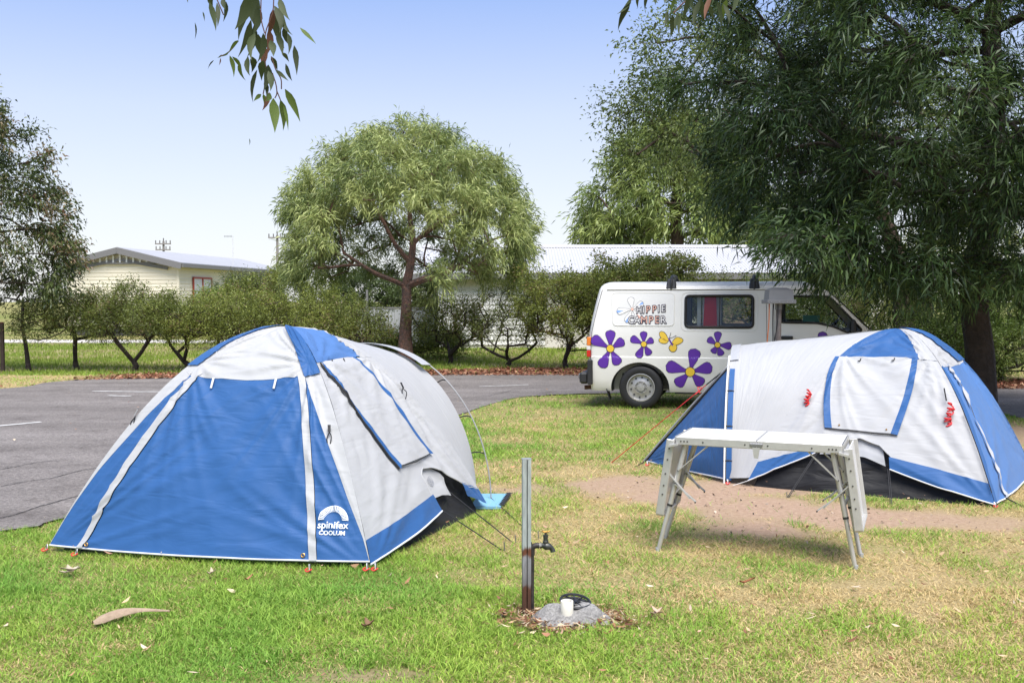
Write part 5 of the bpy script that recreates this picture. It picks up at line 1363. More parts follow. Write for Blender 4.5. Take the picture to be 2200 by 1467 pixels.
def closed(P):
    n, k = P.shape[:2]
    F = [[i * k + j, i * k + (j + 1) % k, (i + 1) * k + (j + 1) % k, (i + 1) * k + j] for i in range(n - 1) for j in range(k)]
    for s in (0, n - 1):        # end caps: rungs between the two sides
        h = k // 2
        for j in range(h):
            a, b = s * k + j, s * k + j + 1; c, d = s * k + (k - 1 - j), s * k + (k - 2 - j)
            F.append([a, b, d, c] if b != d else [a, b, c])
    me = bpy.data.meshes.new("m"); me.from_pydata(P.reshape(-1, 3).tolist(), [], F)
    bm = bmesh.new(); bm.from_mesh(me); bmesh.ops.remove_doubles(bm, verts=bm.verts, dist=1e-5)
    bmesh.ops.dissolve_degenerate(bm, edges=bm.edges, dist=1e-5); bmesh.ops.recalc_face_normals(bm, faces=bm.faces)
    if bm.calc_volume(signed=True) < 0: bmesh.ops.reverse_faces(bm, faces=bm.faces)
    bm.to_mesh(me); bm.free()
    return me
def tmp(me):
    o = bpy.data.objects.new("tmp", me); COL.objects.link(o); return o
body = tmp(closed(ring_body()))
cut = []
inn = closed(ring_body(off=.045)); cut.append(tmp(inn))
WIN1 = [(1.42, 1.172), (2.345, 1.172), (2.345, 1.612), (1.42, 1.612)]
WIN2 = [(2.70, 1.245), (3.20, 1.238), (3.42, 1.19), (3.60, 1.105), (3.79, 1.135), (3.52, 1.43), (3.36, 1.60), (2.70, 1.61)]
def rounded(poly, r=.05, n=5):
    poly = np.array(poly); out = []
    for i in range(len(poly)):
        p0, p1, p2 = poly[i - 1], poly[i], poly[(i + 1) % len(poly)]
        a, b = nrm(p0 - p1), nrm(p2 - p1); rr = min(r, .45 * np.linalg.norm(p0 - p1), .45 * np.linalg.norm(p2 - p1))
        for t in np.linspace(0, 1, n): out.append((1 - t) ** 2 * (p1 + a * rr) + 2 * t * (1 - t) * p1 + t * t * (p1 + b * rr))
    return np.array(out)
def slab(poly, y0, y1):
    m = MB(); n = len(poly); V = np.concatenate([np.c_[poly[:, 0], np.full(n, y0), poly[:, 1]], np.c_[poly[:, 0], np.full(n, y1), poly[:, 1]]])
    m.add(V, [list(range(n)), list(range(n, 2 * n))[::-1]] + [[i, n + i, n + (i + 1) % n, (i + 1) % n] for i in range(n)])
    o = m.build("tmp", None); return o
R1, R2 = rounded(WIN1, .06), rounded(WIN2, .05)
cut += [slab(R1, -1.2, -.5), slab(R1, .5, 1.2), slab(R2, -1.2, -.5), slab(R2, .5, 1.2)]
a_ = np.linspace(0, 2 * np.pi, 41)[:-1]
for xw in (.80, 3.04):
    circ = np.c_[xw - .01 + .415 * np.cos(a_), .30 + .37 * np.sin(a_)]
    cut += [slab(circ, -1.2, -.50), slab(circ, .50, 1.2)]
for c in cut:
    md = body.modifiers.new("b", 'BOOLEAN'); md.operation = 'DIFFERENCE'; md.object = c; md.solver = 'EXACT'
dg = bpy.context.evaluated_depsgraph_get(); dg.update()
me = bpy.data.meshes.new_from_object(body.evaluated_get(dg))
print("VAN body polys", len(me.polygons))
for o in [body] + cut: bpy.data.objects.remove(o)
me.materials.clear()
me.polygons.foreach_set("use_smooth", np.ones(len(me.polygons), bool)); me.set_sharp_from_angle(angle=math.radians(28))
me.name = "body"
vb = link("body", me, M_VAN, van)
# coarse inner tub so wheel wells read dark
for xw in (.80, 3.04):
    for s in (-1, 1):
        t = np.linspace(-.15, math.pi + .15, 24)
        prof = np.c_[xw - .01 + .41 * np.cos(t), .30 + .365 * np.sin(t)]
        MB().grid(np.stack([np.c_[prof[:, 0], np.full(24, s * .79), prof[:, 1]], np.c_[prof[:, 0], np.full(24, s * .50), prof[:, 1]]], 1)).build("wheel_arch", M_PLAS, van, smooth=True)
def onside(a, z, off, s=-1):
    return np.c_[a, s * (wz(z) + off), z]
def side_fill(poly, off, name, m, parent, s=-1, rows=8, label=None):
    """flat outline laid over the curved flank"""
    poly = np.array(poly, float)
    cu = poly.mean(0); n = len(poly); V = [cu]; F = []
    for k in range(1, rows + 1): V += list(cu + (poly - cu) * k / rows)
    V = np.array(V)
    for i in range(n):
        F.append([0, 1 + i, 1 + (i + 1) % n])
        for k in range(rows - 1): F.append([1 + k * n + i, 1 + (k + 1) * n + i, 1 + (k + 1) * n + (i + 1) % n, 1 + k * n + (i + 1) % n])
    return MB().add(onside(V[:, 0], V[:, 1], off, s), F).build(name, m, parent, label=label)
for s in (-1, 1):
    for R_, nm in ((R1, "side_window"), (R2, "cab_window")):
        w = MB().tube(onside(R_[:, 0], R_[:, 1], .002, s), .020 if nm == "side_window" else .016, 6, closed=True).build(nm, M_RUB, van, smooth=True)
        side_fill(R_, -.012, "pane", M_VGLASS, w, s, 6)
        if nm == "side_window":
            zz = np.linspace(1.172, 1.612, 8); MB().tube(onside(np.full(8, 1.893), zz, -.004, s), .010, 6).build("divider", M_RUB, w)
# cab and living interior seen through the glass
M_REDC = mat("red_cloth", (.80, .03, .03), .8, bump=(9, .5, .03)); M_WH = mat("white_board", (.75, .74, .72), .6); M_GREYI = mat("grey_trim", (.16, .16, .17), .7)
MB().add([(1.66, -.70, 1.10), (1.86, -.70, 1.10), (1.84, -.66, 1.60), (1.68, -.66, 1.60), (1.72, -.64, 1.10), (1.80, -.64, 1.10), (1.79, -.62, 1.60), (1.71, -.62, 1.60)],
         [[0, 1, 2, 3], [4, 7, 6, 5], [0, 3, 7, 4], [1, 5, 6, 2], [3, 2, 6, 7], [0, 4, 5, 1]]).build("curtain", M_REDC, van)
MB().box((1.60, -.60, 1.36), (.05, .03, .5)).build("curtain_rail_panel", M_WH, van)
MB().box((1.78, -.58, 1.38), (.26, .02, .46)).build("inner_panel", M_WH, van)
for y in (-.36, .36):
    MB().box((2.95, y, .95), (.5, .5, .2)).box((2.72, y, 1.28), (.14, .46, .55)).box((2.70, y, 1.60), (.10, .26, .16)).build("seat", M_GREYI, van, bevel=.03)
MB().box((3.70, 0, 1.02), (.35, 1.4, .16)).build("dashboard", M_PLAS, van, bevel=.04)
a_ = np.linspace(0, 2 * np.pi, 25)[:-1]
MB().tube(np.c_[3.48 + .10 * np.sin(a_), .38 + .19 * np.cos(a_), 1.14 + .13 * np.sin(a_)], .013, 6, closed=True).build("steering_wheel", M_PLAS, van, smooth=True)
MB().box((3.12, -.775, 1.30), (.22, .004, .09)).build("sticker", mat("teal_sticker", (.06, .25, .24), .5), van)
# windscreen
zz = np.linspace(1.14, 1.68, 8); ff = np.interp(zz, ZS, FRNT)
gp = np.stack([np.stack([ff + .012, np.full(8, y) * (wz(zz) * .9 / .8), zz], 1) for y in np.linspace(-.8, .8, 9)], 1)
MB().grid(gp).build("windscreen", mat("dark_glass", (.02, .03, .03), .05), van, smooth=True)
# wheels
def wheel(x, s, y):
    w = MB(); R_ = .31; k = 1
    t = MB().lathe([(.19, -.09), (.205, -.1), (.27, -.105), (.298, -.09), (.31, -.06), (.31, .06), (.298, .09), (.27, .105), (.205, .1), (.19, .09)], (x, y, R_), 40, 'y').build("wheel", M_RUB, van, smooth=True)
    o = s * .1
    r = MB().lathe([(.200, o * 1.02), (.190, o * 1.04), (.183, o * .8), (.175, o * .55), (.150, o * .5), (.118, o * .62), (.085, o * .70), (.070, o * .55), (.062, o * .55), (.055, o * .85), (.0, o * .88)], (x, y, R_), 40, 'y').build("rim", M_STEEL, t, smooth=True)
    for i in range(10):
        a = i * math.pi / 5 + .2
        MB().lathe([(0, o * .60), (.014, o * .60), (.014, o * .56)], (x + .142 * math.cos(a), y - s * -.004, R_ + .142 * math.sin(a)), 10, 'y').build("vent_hole", M_SEAM, r)
    for i in range(6):
        a = i * math.pi / 3
        MB().lathe([(0, o * .80), (.011, o * .80), (.012, o * .55)], (x + .078 * math.cos(a), y, R_ + .078 * math.sin(a)), 6, 'y').build("wheel_nut", M_STEEL, r)
for x in (.80, 3.04):
    for s in (-1, 1): wheel(x, s, s * .72)
MB().bar((.8, -.6, .31), (.8, .6, .31), .09, .09).build("axle", M_PLAS, van)
MB().box((2.1, 0, .38), (3.2, 1.0, .22)).build("chassis", M_SEAM, van)
# trim: gutter, gaps, bumper, lamps, roof bars
xs = np.linspace(.30, 3.1, 30); MB().tube(onside(xs, np.full(30, 1.705), .006), .010, 6).build("rain_gutter", M_VAN, van, smooth=True)
MB().tube(onside(xs, np.full(30, 1.693), .003), .004, 4).build("gutter_shade_strip", M_SEAM, van)  # thin dark strip painted in for the shade below the gutter
for cx in ([(2.52, 1.68), (2.53, 1.2), (2.535, .75), (2.52, .32)], [(2.62, 1.66), (2.63, 1.2), (2.63, .7), (2.63, .4)], [(.235, 1.70), (.15, 1.35), (.095, 1.05), (.085, .75), (.085, .4)]):
    q = smoothpath(cx, 30); MB().tube(onside(q[:, 0], q[:, 1], .0), .0035, 4).build("panel_gap", M_SEAM, van)
q = np.linspace(1.27, 2.5, 12)
MB().tube(onside(np.linspace(.09, 2.5, 30), np.full(30, .742), .001), .003, 4).build("panel_crease", M_VANW, van)
PAN = rounded([(.40, 1.19), (1.26, 1.19), (1.26, 1.655), (.37, 1.655)], .06)
side_fill(PAN, .005, "blank_panel", M_VANW, van)
MB().tube(onside(PAN[:, 0], PAN[:, 1], .004), .006, 5, closed=True).build("panel_bead", M_VAN, van, smooth=True)
WB = rounded([(1.36, 1.12), (2.41, 1.12), (2.41, 1.66), (1.36, 1.66)], .09)
MB().tube(onside(WB[:, 0], WB[:, 1], .001), .005, 5, closed=True).build("panel_bead", M_VAN, van, smooth=True)
MB().box((-.02, 0, .43), (.13, 1.62, .17)).build("rear_bumper", M_PLAS, van, bevel=.03)
MB().box((.075, -.825, .52), (.075, .05, .36)).build("bumper_end", M_PLAS, van, bevel=.012)
MB().box((-.075, -.62, .455), (.06, .3, .07)).build("bumper_step", M_GREYI, van, bevel=.01)
for zb, zt, m in ((.90, 1.02, M_LORA), (.835, .895, M_LWHT), (.735, .83, M_LRED)):
    for s in (-1, 1): MB().box((.055, s * .775, (zb + zt) / 2), (.06, .125, zt - zb)).build("tail_lamp", m, van, bevel=.008)
MB().tube(smoothpath([(.35, -.45, .29), (.12, -.52, .285), (-.04, -.58, .275)], 8), .032, 10).build("exhaust", M_RUST, van, smooth=True)
MB().box((.33, -.70, .20), (.012, .2, .17), [[.96, 0, -.25], [0, 1, 0], [.25, 0, .96]]).build("mud_flap", M_RUB, van)
MB().bar((1.28, -.74, .235), (2.6, -.74, .235), .03, .02).build("sill_pipe", M_PLAS, van)
for x in (1.215, 2.36):
    P = [(x, -.722, 1.70), (x, -.71, 1.80), (x, -.62, 1.87), (x, -.3, 1.90), (x, .3, 1.90), (x, .62, 1.87), (x, .71, 1.80), (x, .722, 1.70)]
    rb = MB().tube(smoothpath(P, 40), .022, 8).build("roof_bar", M_PLAS, van, smooth=True)
    for s in (-1, 1): MB().add([(x - .075, s * .742, 1.70), (x + .075, s * .742, 1.70), (x + .055, s * .70, 1.845), (x - .055, s * .70, 1.845), (x - .075, s * .66, 1.72), (x + .075, s * .66, 1.72), (x + .055, s * .63, 1.86), (x - .055, s * .63, 1.86)],
                               [[0, 1, 2, 3], [4, 7, 6, 5], [0, 3, 7, 4], [1, 5, 6, 2], [3, 2, 6, 7], [0, 4, 5, 1]]).build("bar_foot", M_PLAS, rb, bevel=.012)
MB().box((2.80, -.845, 1.035), (.16, .035, .05)).build("door_handle", M_PLAS, van, bevel=.01)
MB().box((3.66, -.90, 1.20), (.06, .14, .19)).build("wing_mirror", M_PLAS, van, bevel=.025)
MB().box((4.27, 0, .45), (.14, 1.6, .2)).build("front_bumper", M_PLAS, van, bevel=.04)
for s in (-1, 1): MB().box((4.20, s * .6, .78), (.08, .3, .14)).build("headlight", M_LWHT, van, bevel=.02)
# printed decals
PX = 1 / 3.235 / 151.5
def petal(c, tip, w, o=0.):
    d = np.array(tip) - c; L_ = np.linalg.norm(d); t = d / L_; s = np.array([-t[1], t[0]])
    k = np.array([0, .12, .3, .5, .68, .82, .93, 1.0]); ww = np.array([.10, .16, .34, .66, .93, 1, .72, .0])
    L2 = L_ + o
    a = [c + t * L2 * q + s * (w / 2 * v + o) * (1 if v else 0) for q, v in zip(k, ww)]; b = [c + t * L2 * q - s * (w / 2 * v + o) for q, v in zip(k[:-1], ww[:-1])][::-1]
    return np.array(a + b)
def flower(c, tips, w, r, mP=None, label=None):
    c = np.array(c); fl_ = None
    a = np.linspace(0, 2 * np.pi, 25)[:-1]; circ = np.c_[np.cos(a), np.sin(a)]
    fl_ = side_fill(c + circ * (r + .008), .0070, "flower_decal", M_OUT, van, rows=3, label=label)
    for i, t in enumerate(tips):
        tip = c + np.array([t[0], -t[1]]) * PX; ww = w * (np.linalg.norm(tip - c) ** .5) * 2.0
        side_fill(petal(c, tip, ww, .006), .0032, "petal_outline", M_OUT, fl_, rows=3)
        side_fill(petal(c, tip, ww), .0052, "petal", mP or M_PURP, fl_, rows=3)
    side_fill(c + circ * r, .0088, "flower_centre", M_YEL, fl_, rows=3)
flower((.367, .861), [(0, -128), (95, -58), (-132, -73), (60, 112), (-65, 134)], .135, .050)
flower((.844, .928), [(-3, -88), (64, -33), (-91, -43), (42, 74), (-41, 94)], .115, .037)
flower((1.867, .928), [(2, -90), (-65, -43), (93, 7), (-32, 55), (28, 72)], .115, .036)
flower((1.494, .545), [(35, -159), (-165, -42), (148, -37), (-95, 96), (85, 88)], .145, .062)
flower((3.266, .86), [(2, -128), (-90, -42), (93, 7), (-52, 75), (48, 72)], .115, .040)
# butterfly
bc = np.array([1.20, .965])
bo = side_fill(bc + np.array([(-.02, .05), (.0, .055), (.055, -.05), (.04, -.06)]), .0060, "butterfly_decal", M_PURP, van, rows=2)
for pts in ([(-.005, .02), (-.06, .12), (-.115, .15), (-.145, .12), (-.12, .06), (-.05, .01)], [(-.02, -.0), (-.08, .05), (-.14, .045), (-.145, .005), (-.10, -.02), (-.05, -.02)],
            [(.04, -.01), (.10, .06), (.17, .055), (.20, .02), (.16, -.02), (.09, -.045)], [(.03, -.04), (.09, -.04), (.11, -.09), (.08, -.14), (.03, -.14), (.0, -.09)]):
    P = smoothpath(np.array(pts + pts[:1]) * .95, 24)[:-1] + bc
    side_fill(bc + (P - bc) + nrm(P - P.mean(0)) * .008, .0035, "wing_outline", M_OUT, bo, rows=2); side_fill(P, .0052, "wing", M_YEL, bo, rows=2)
for e_ in ((.02, .13), (.10, .09)):
    q = smoothpath([bc + [.0, .05], bc + [e_[0] * .4 + .005, e_[1] * .7], bc + e_], 8); MB().tube(onside(q[:, 0], q[:, 1], .004), .003, 4).build("antenna", M_OUT, bo)
# name on the blank panel
LC = np.array([.672, 1.423])
M_LBLUE = mat("sky_blue_print", (.25, .42, .80), .4); M_LPEACH = mat("peach_print", (.85, .50, .38), .4); M_LWH = mat("white_letter_print", (.80, .79, .77), .4)
lg = side_fill(LC + np.array([(.02 * math.cos(t), .02 * math.sin(t)) for t in a_]), .0135, "logo_flower", M_LPEACH, van, rows=2)
for tip, w, tipc in (((-15, -82), 45, M_LWH), ((75, -45), 40, M_LBLUE), ((-108, 18), 45, M_LBLUE), ((-40, 92), 42, M_LBLUE), ((55, 60), 38, M_LPEACH)):
    tp = LC + np.array([tip[0], -tip[1]]) * PX
    side_fill(petal(LC, tp, w * PX, .004), .0090, "petal_outline", M_OUT, lg, rows=2)
    side_fill(petal(LC, tp, w * PX), .0105, "petal", M_LWH, lg, rows=2)
    q = petal(LC, tp, w * PX); q = tp + (q - tp) * .42
    side_fill(q, .0115, "petal_tip", tipc, lg, rows=2)
def word(txt, x0, x1, z0, z1, size, cols):
    wid = [{'I': .45, 'M': 1.25}.get(ch, 1.) for ch in txt]; tot = sum(wid); cur = 0
    for i, ch in enumerate(txt):
        t = (cur + wid[i] / 2) / tot; cur += wid[i]
        cx, cz = x0 + (x1 - x0) * t, z0 + (z1 - z0) * t
        sh = (z1 - z0) / (x1 - x0)
        for bold, off, nm, m in ((.0105, .0128, "letter_outline", M_OUT), (-.0008, .0142, "letter", {'w': M_LWH, 'p': M_LPEACH}[cols[i]])):
            V, F = fan_letters(ch, size, bold); V[:, 0] *= .86
            MB().add(onside(cx + V[:, 0], cz + V[:, 1] + V[:, 0] * sh * 1.2, off), F).build(nm, m, lg)
word("HIPPIE", .725, 1.155, 1.362, 1.392, .135, "wwppww")
word("CAMPER", .615, 1.155, 1.222, 1.228, .145, "wwpppw")

# ------------------------------------------------------------------ folding table
M_TOP = mat("white_laminate", (.68, .68, .68), .22, var=(5, .5, (.58, .58, .58)))
M_ALU = mat("brushed_aluminium", (.58, .57, .545), .42, .55, var=(14, .5, (.42, .41, .39)))
M_RIV = mat("dark_rivet", (.06, .055, .05), .5, .5)
M_BANDK = mat("black_band", (.02, .02, .02), .6)
NL, NR = np.array([1.0, 6.06]), np.array([1.90, 5.69])
td_ = (NR - NL) / np.linalg.norm(NR - NL); TL = float(np.linalg.norm(NR - NL)); TD, TZ = .46, .72
tab = thing("folding_table", "aluminium folding camp table with hanging end flaps on the lawn", "table", (NL[0], NL[1], 0), math.atan2(td_[1], td_[0]))
top = MB().box((TL * .25 - .001, TD / 2, TZ - .006), (TL * .5 - .006, TD - .012, .008)).build("table_top", M_TOP, tab)
MB().box((TL * .75 + .001, TD / 2, TZ - .006), (TL * .5 - .006, TD - .012, .008)).build("table_top", M_TOP, tab)
MB().box((TL / 2, TD / 2, TZ - .0045), (.012, TD - .02, .009)).build("hinge_strip", M_ALU, tab)
for y in (0, TD):
    MB().box((TL * .25, y, TZ - .026), (TL * .5 - .004, .016, .05)).box((TL * .75, y, TZ - .026), (TL * .5 - .004, .016, .05)).build("edge_rail", M_ALU, tab, bevel=.004)
    for i, x in enumerate((.035, .055, .075, .17, .42, TL - .42, TL - .17, TL - .075, TL - .055, TL - .035)):
        s = -1 if y == 0 else 1
        MB().tube([(x, y + s * .006, TZ - .028), (x, y + s * .011, TZ - .028)], .0048, 8).build("rivet", M_RIV, tab)
for x in (0, TL): MB().box((x, TD / 2, TZ - .02), (.012, TD - .02, .036)).build("end_rail", M_ALU, tab)
lt = MB().box((TL / 2, -.013, TZ - .026), (.075, .008, .02)).build("latch", M_PEG, tab, bevel=.003)
MB().add([(TL / 2 - .022, -.014, TZ - .04), (TL / 2 + .022, -.014, TZ - .04), (TL / 2 + .012, -.014, TZ - .105), (TL / 2 - .012, -.014, TZ - .105), (TL / 2 - .022, -.008, TZ - .04), (TL / 2 + .022, -.008, TZ - .04), (TL / 2 + .012, -.008, TZ - .105), (TL / 2 - .012, -.008, TZ - .105)],
         [[0, 1, 2, 3], [4, 7, 6, 5], [0, 3, 7, 4], [1, 5, 6, 2], [3, 2, 6, 7], [0, 4, 5, 1]]).build("latch_plate", M_ALU, lt)
feet = {0: ((-.108, .012), (-.15, .36)), 1: ((TL + .076, .05), (TL + .09, .345))}
def lerp(a, b, t): return np.array(a) * (1 - t) + np.array(b) * t
for e_ in (0, 1):
    s = -1 if e_ == 0 else 1
    x0 = 0 if e_ == 0 else TL
    # end flap hanging down, its frame and inner face
    a, b = np.array([x0 + s * .03, TZ - .03]), np.array([x0 + s * .095, .23])
    d = nrm(b - a); nx_ = np.array([d[1], -d[0]])
    q = lambda t, y, o=0.: (a[0] + (b - a)[0] * t + nx_[0] * o, y, a[1] + (b - a)[1] * t + nx_[1] * o)
    MB().add([q(0, .01, .004), q(1, .01, .004), q(1, TD - .01, .004), q(0, TD - .01, .004), q(0, .01, -.004), q(1, .01, -.004), q(1, TD - .01, -.004), q(0, TD - .01, -.004)],
             [[0, 1, 2, 3], [4, 7, 6, 5], [0, 3, 7, 4], [1, 5, 6, 2], [3, 2, 6, 7], [0, 4, 5, 1]]).build("end_flap", M_TOP, tab)
    up_ = (nx_[0], 0, nx_[1])
    fr_ = MB()
    for y in (0, TD): fr_.bar(q(-.02, y), q(1.0, y), .016, .05, up=up_)
    fr_.bar(q(1.0, 0), q(1.0, TD), .016, .05, up=up_)
    fr_.build("flap_frame", M_ALU, tab, bevel=.004)
    MB().bar((x0 - s * .02, .0 - .012, TZ - .045), q(.06, -.012), .012, .06, up=(0, 1, 0)).build("corner_plate", M_ALU, tab)
    for t in (.1, .25, .44, .6, .72):
        p_ = q(t, -.008); MB().tube([p_, (p_[0], p_[1] - .005, p_[2])], .0048, 8).build("rivet", M_RIV, tab)
    # legs of two tubes, brackets and braces
    for k, y in enumerate((.035, TD - .07)):
        fx, fy = feet[e_][k]
        t0 = np.array([x0 - s * .055, y, TZ - .05]); f = np.array([fx, fy, .0])
        lg_ = MB().tube([t0, lerp(t0, f, .58)], .0165, 10).build("leg", M_ALU, tab, smooth=True)
        MB().tube([lerp(t0, f, .56), f + [0, 0, -.005]], .0135, 10).build("lower_leg", M_ALU, lg_, smooth=True)
        MB().tube([lerp(t0, f, .555), lerp(t0, f, .575)], .0175, 10).build("collar", M_BANDK, lg_)
        MB().tube([f + [0, 0, -.006], f + [0, 0, .02]], .0155, 8).build("foot_cap", mat("grey_foot", (.35, .36, .36), .7), lg_)
        j1 = lerp(t0, f, .24)
        MB().bar(j1 + [0, -.016, 0], (x0 - s * .20, y - .016, TZ - .045), .005, .030, up=(0, 1, 0)) .build("brace", M_ALU, tab)
        j2 = lerp(t0, f, .36); tipb = j2 + np.array([-s * .13, -.016, -.105])
        MB().bar(j2 + [0, -.018, 0], tipb, .005, .028, up=(0, 1, 0)).build("brace", M_ALU, tab)
        p_ = np.array(q(.40, y)); MB().bar(p_ + [0, -.024, 0], tipb + [s * .035, -.006, .018], .005, .028, up=(0, 1, 0)).build("brace", M_ALU, tab)
        for c_ in (j1, j2, tipb): MB().tube([c_ + [0, -.018, 0], c_ + [0, -.026, 0]], .005, 8).build("rivet", M_RIV, tab)
    a_, b_ = [lerp(np.array([x0 - s * .055, y, TZ - .05]), np.array([*feet[e_][k], 0.]), .47) for k, y in enumerate((.035, TD - .07))]
    MB().tube([a_, b_], .011, 8).build("cross_tube", M_ALU, tab, smooth=True)

# ------------------------------------------------------------------ post, tap, concrete block
def rusty():
    m = bpy.data.materials.new("galvanised_post_rusting_at_foot"); m.use_nodes = True
    N, L = m.node_tree.nodes, m.node_tree.links; b = N["Principled BSDF"]
    tc = N.new("ShaderNodeTexCoord"); sp = N.new("ShaderNodeSeparateXYZ"); L.new(tc.outputs["Object"], sp.inputs[0])
    nz = N.new("ShaderNodeTexNoise"); nz.inputs["Scale"].default_value = 9; nz.inputs["Detail"].default_value = 6; nz.inputs["Roughness"].default_value = .7
    mp = N.new("ShaderNodeMapping"); mp.inputs["Scale"].default_value = (2.5, 2.5, .55); L.new(tc.outputs["Object"], mp.inputs[0]); L.new(mp.outputs[0], nz.inputs["Vector"])
    ad = N.new("ShaderNodeMath"); ad.operation = 'MULTIPLY_ADD'; L.new(nz.outputs["Fac"], ad.inputs[0]); ad.inputs[1].default_value = .12; L.new(sp.outputs["Z"], ad.inputs[2])
    r = N.new("ShaderNodeValToRGB"); cr = r.color_ramp; cr.interpolation = 'LINEAR'
    cr.elements[0].position = .0; cr.elements[0].color = (.045, .022, .014, 1)
    for p_, c_ in ((.20, (.085, .034, .018, 1)), (.215, (.16, .15, .15, 1)), (.34, (.24, .24, .25, 1)), (.355, (.13, .045, .02, 1)), (.382, (.11, .04, .02, 1))):
        e_ = cr.elements.new(p_); e_.color = c_
    cr.elements[-1].position = .40; cr.elements[-1].color = (.33, .36, .345, 1)
    L.new(ad.outputs[0], r.inputs[0])
    n2 = N.new("ShaderNodeTexNoise"); n2.inputs["Scale"].default_value = 30; n2.inputs["Detail"].default_value = 5; L.new(mp.outputs[0], n2.inputs["Vector"])
    mx = N.new("ShaderNodeMix"); mx.data_type = 'RGBA'; mx.blend_type = 'OVERLAY'; mx.inputs["Factor"].default_value = .5
    L.new(r.outputs[0], mx.inputs["A"]); L.new(n2.outputs["Fac"], mx.inputs["B"]); L.new(mx.outputs["Result"], b.inputs["Base Color"])
    b.inputs["Roughness"].default_value = .6; b.inputs["Metallic"].default_value = .15
    return m
pp = G(1132, 1322)
post = thing("metal_post", "grey galvanised post rusting at its foot beside the tap", "post", (pp[0], pp[1], 0), math.radians(8))
w_, d_, t_ = .042, .032, .004
sec = [(-w_ / 2, 0), (-w_ / 2, d_), (w_ / 2, d_), (w_ / 2, 0), (w_ * .09, 0), (w_ * .09, t_), (w_ / 2 - t_, t_), (w_ / 2 - t_, d_ - t_), (-w_ / 2 + t_, d_ - t_), (-w_ / 2 + t_, t_), (-w_ * .03, t_), (-w_ * .03, 0)]
M_POST = rusty()
MB().prism(sec, -.06, .772).build("channel", M_POST, post)
MB().box((0, d_ / 2 + .003, .773), (w_ + .003, d_ + .006, .004)).build("cap_lip", M_GALV, post)
M_PIPE = mat("black_painted_pipe", (.02, .02, .022), .5, .3, var=(30, .8, (.09, .07, .06)), bump=(60, .3, .004))
M_TAP = mat("dull_bronze_tap", (.065, .068, .062), .45, .8, var=(40, .7, (.13, .13, .12)))
M_TAPB = mat("brass_tap_handle", (.55, .30, .08), .35, .9)
M_TAPE = mat("thread_tape", (.34, .34, .33), .8)
tp = G(1143, 1319)
tap = thing("garden_tap", "bronze garden tap with brass handle on a black standpipe", "tap", (tp[0], tp[1], 0))
MB().tube([(0, 0, -.05), (0, 0, .31)], .0105, 12).build("standpipe", M_PIPE, tap, smooth=True)
el = MB(); el.tube(smoothpath([(0, 0, .295), (0, 0, .325), (.006, 0, .337), (.02, 0, .343), (.035, 0, .343)], 12), [.0135] * 2 + [.014] * 8 + [.0145] * 2, 12); el.build("elbow", M_PIPE, tap, smooth=True)
MB().tube([(-.004, 0, .34), (-.004, 0, .36)], .006, 6).build("elbow_lug", M_PIPE, tap)
MB().tube([(.034, 0, .343), (.042, 0, .343)], .010, 10).build("thread", M_TAPE, tap)
MB().tube([(.040, 0, .343), (.046, 0, .343)], .0165, 6).build("hex_collar", M_TAP, tap)
MB().tube(smoothpath([(.044, 0, .343), (.056, 0, .343), (.068, 0, .341), (.082, 0, .338), (.094, 0, .331), (.101, 0, .320), (.103, 0, .312)], 20), smoothpath([(.011, 0), (.014, 0), (.019, 0), (.017, 0), (.0125, 0), (.0125, 0), (.0135, 0)], 20)[:, 0], 14).build("tap_body", M_TAP, tap, smooth=True)
MB().lathe([(0, 0), (.0145, 0), (.0145, .010), (.012, .012), (.011, .028), (.0125, .028), (.0125, .040), (.006, .041), (.0055, .058), (0, .058)], (.067, 0, .355), 12).build("bonnet", M_TAP, tap, smooth=True)
MB().tube(smoothpath([(.047, -.004, .415), (.055, -.002, .413), (.067, 0, .411), (.079, .002, .413), (.087, .004, .415)], 12), smoothpath([(.0045, 0), (.004, 0), (.0065, 0), (.004, 0), (.0045, 0)], 12)[:, 0], 8).build("tap_handle", M_TAPB, tap, smooth=True)
# concrete surround of the drain
M_CONC = mat("weathered_concrete", (.27, .26, .245), .95, var=(11, .8, (.13, .125, .12)), bump=(35, .8, .012), fine=(90, .3))
dm = thing("drain_block", "rough concrete block around a round drain grate", "drain", (MOUND_C[0], MOUND_C[1], 0))
k = 48; rr = np.linspace(0, 1, 14); P = np.zeros((14, k + 1, 3))
for j in range(k + 1):
    a = 2 * np.pi * (j % k) / k
    for i, r in enumerate(rr):
        ex = .205 * (1 + .10 * math.cos(2 * a + .5) + .07 * math.sin(3 * a)); ey = .145 * (1 + .06 * math.sin(2 * a))
        x, y = ex * r * math.cos(a), ey * r * math.sin(a)
        z = .085 * (1 - sstep(.35, 1.05, np.array(r)) ** 1.2) - .012 + (fbm(np.array(x * 16 + 4), np.array(y * 16 + 7)) - .5) * .045 + .02 * (y / .12) * (1 - r)
        P[i, j] = (x, y, float(z))
MB().grid(P).build("block", M_CONC, dm, smooth=True)
M_GRATE = mat("black_plastic_grate", (.02, .02, .021), .45)
gc = np.array([.025, .045, .084]); gr = .072; tilt = .10
gp_ = lambda r, a: gc + np.array([r * math.cos(a), r * math.sin(a), -r * math.cos(a) * .10 + r * math.sin(a) * .16])
g = MB()
g.tube([gp_(gr, a) for a in np.linspace(0, 2 * np.pi, 33)[:-1]], .0065, 6, closed=True)
gt = g.build("grate", M_GRATE, dm, smooth=True)
MB().tube([gp_(gr * .52, a) for a in np.linspace(0, 2 * np.pi, 25)[:-1]], .0036, 5, closed=True).build("grate_ring", M_GRATE, gt)
for i in range(9):
    a = i * 2 * np.pi / 9; MB().bar(gp_(0, a), gp_(gr * .98, a + .25), .005, .006).build("grate_bar", M_GRATE, gt)
a_ = np.linspace(0, 2 * np.pi, 25)[:-1]
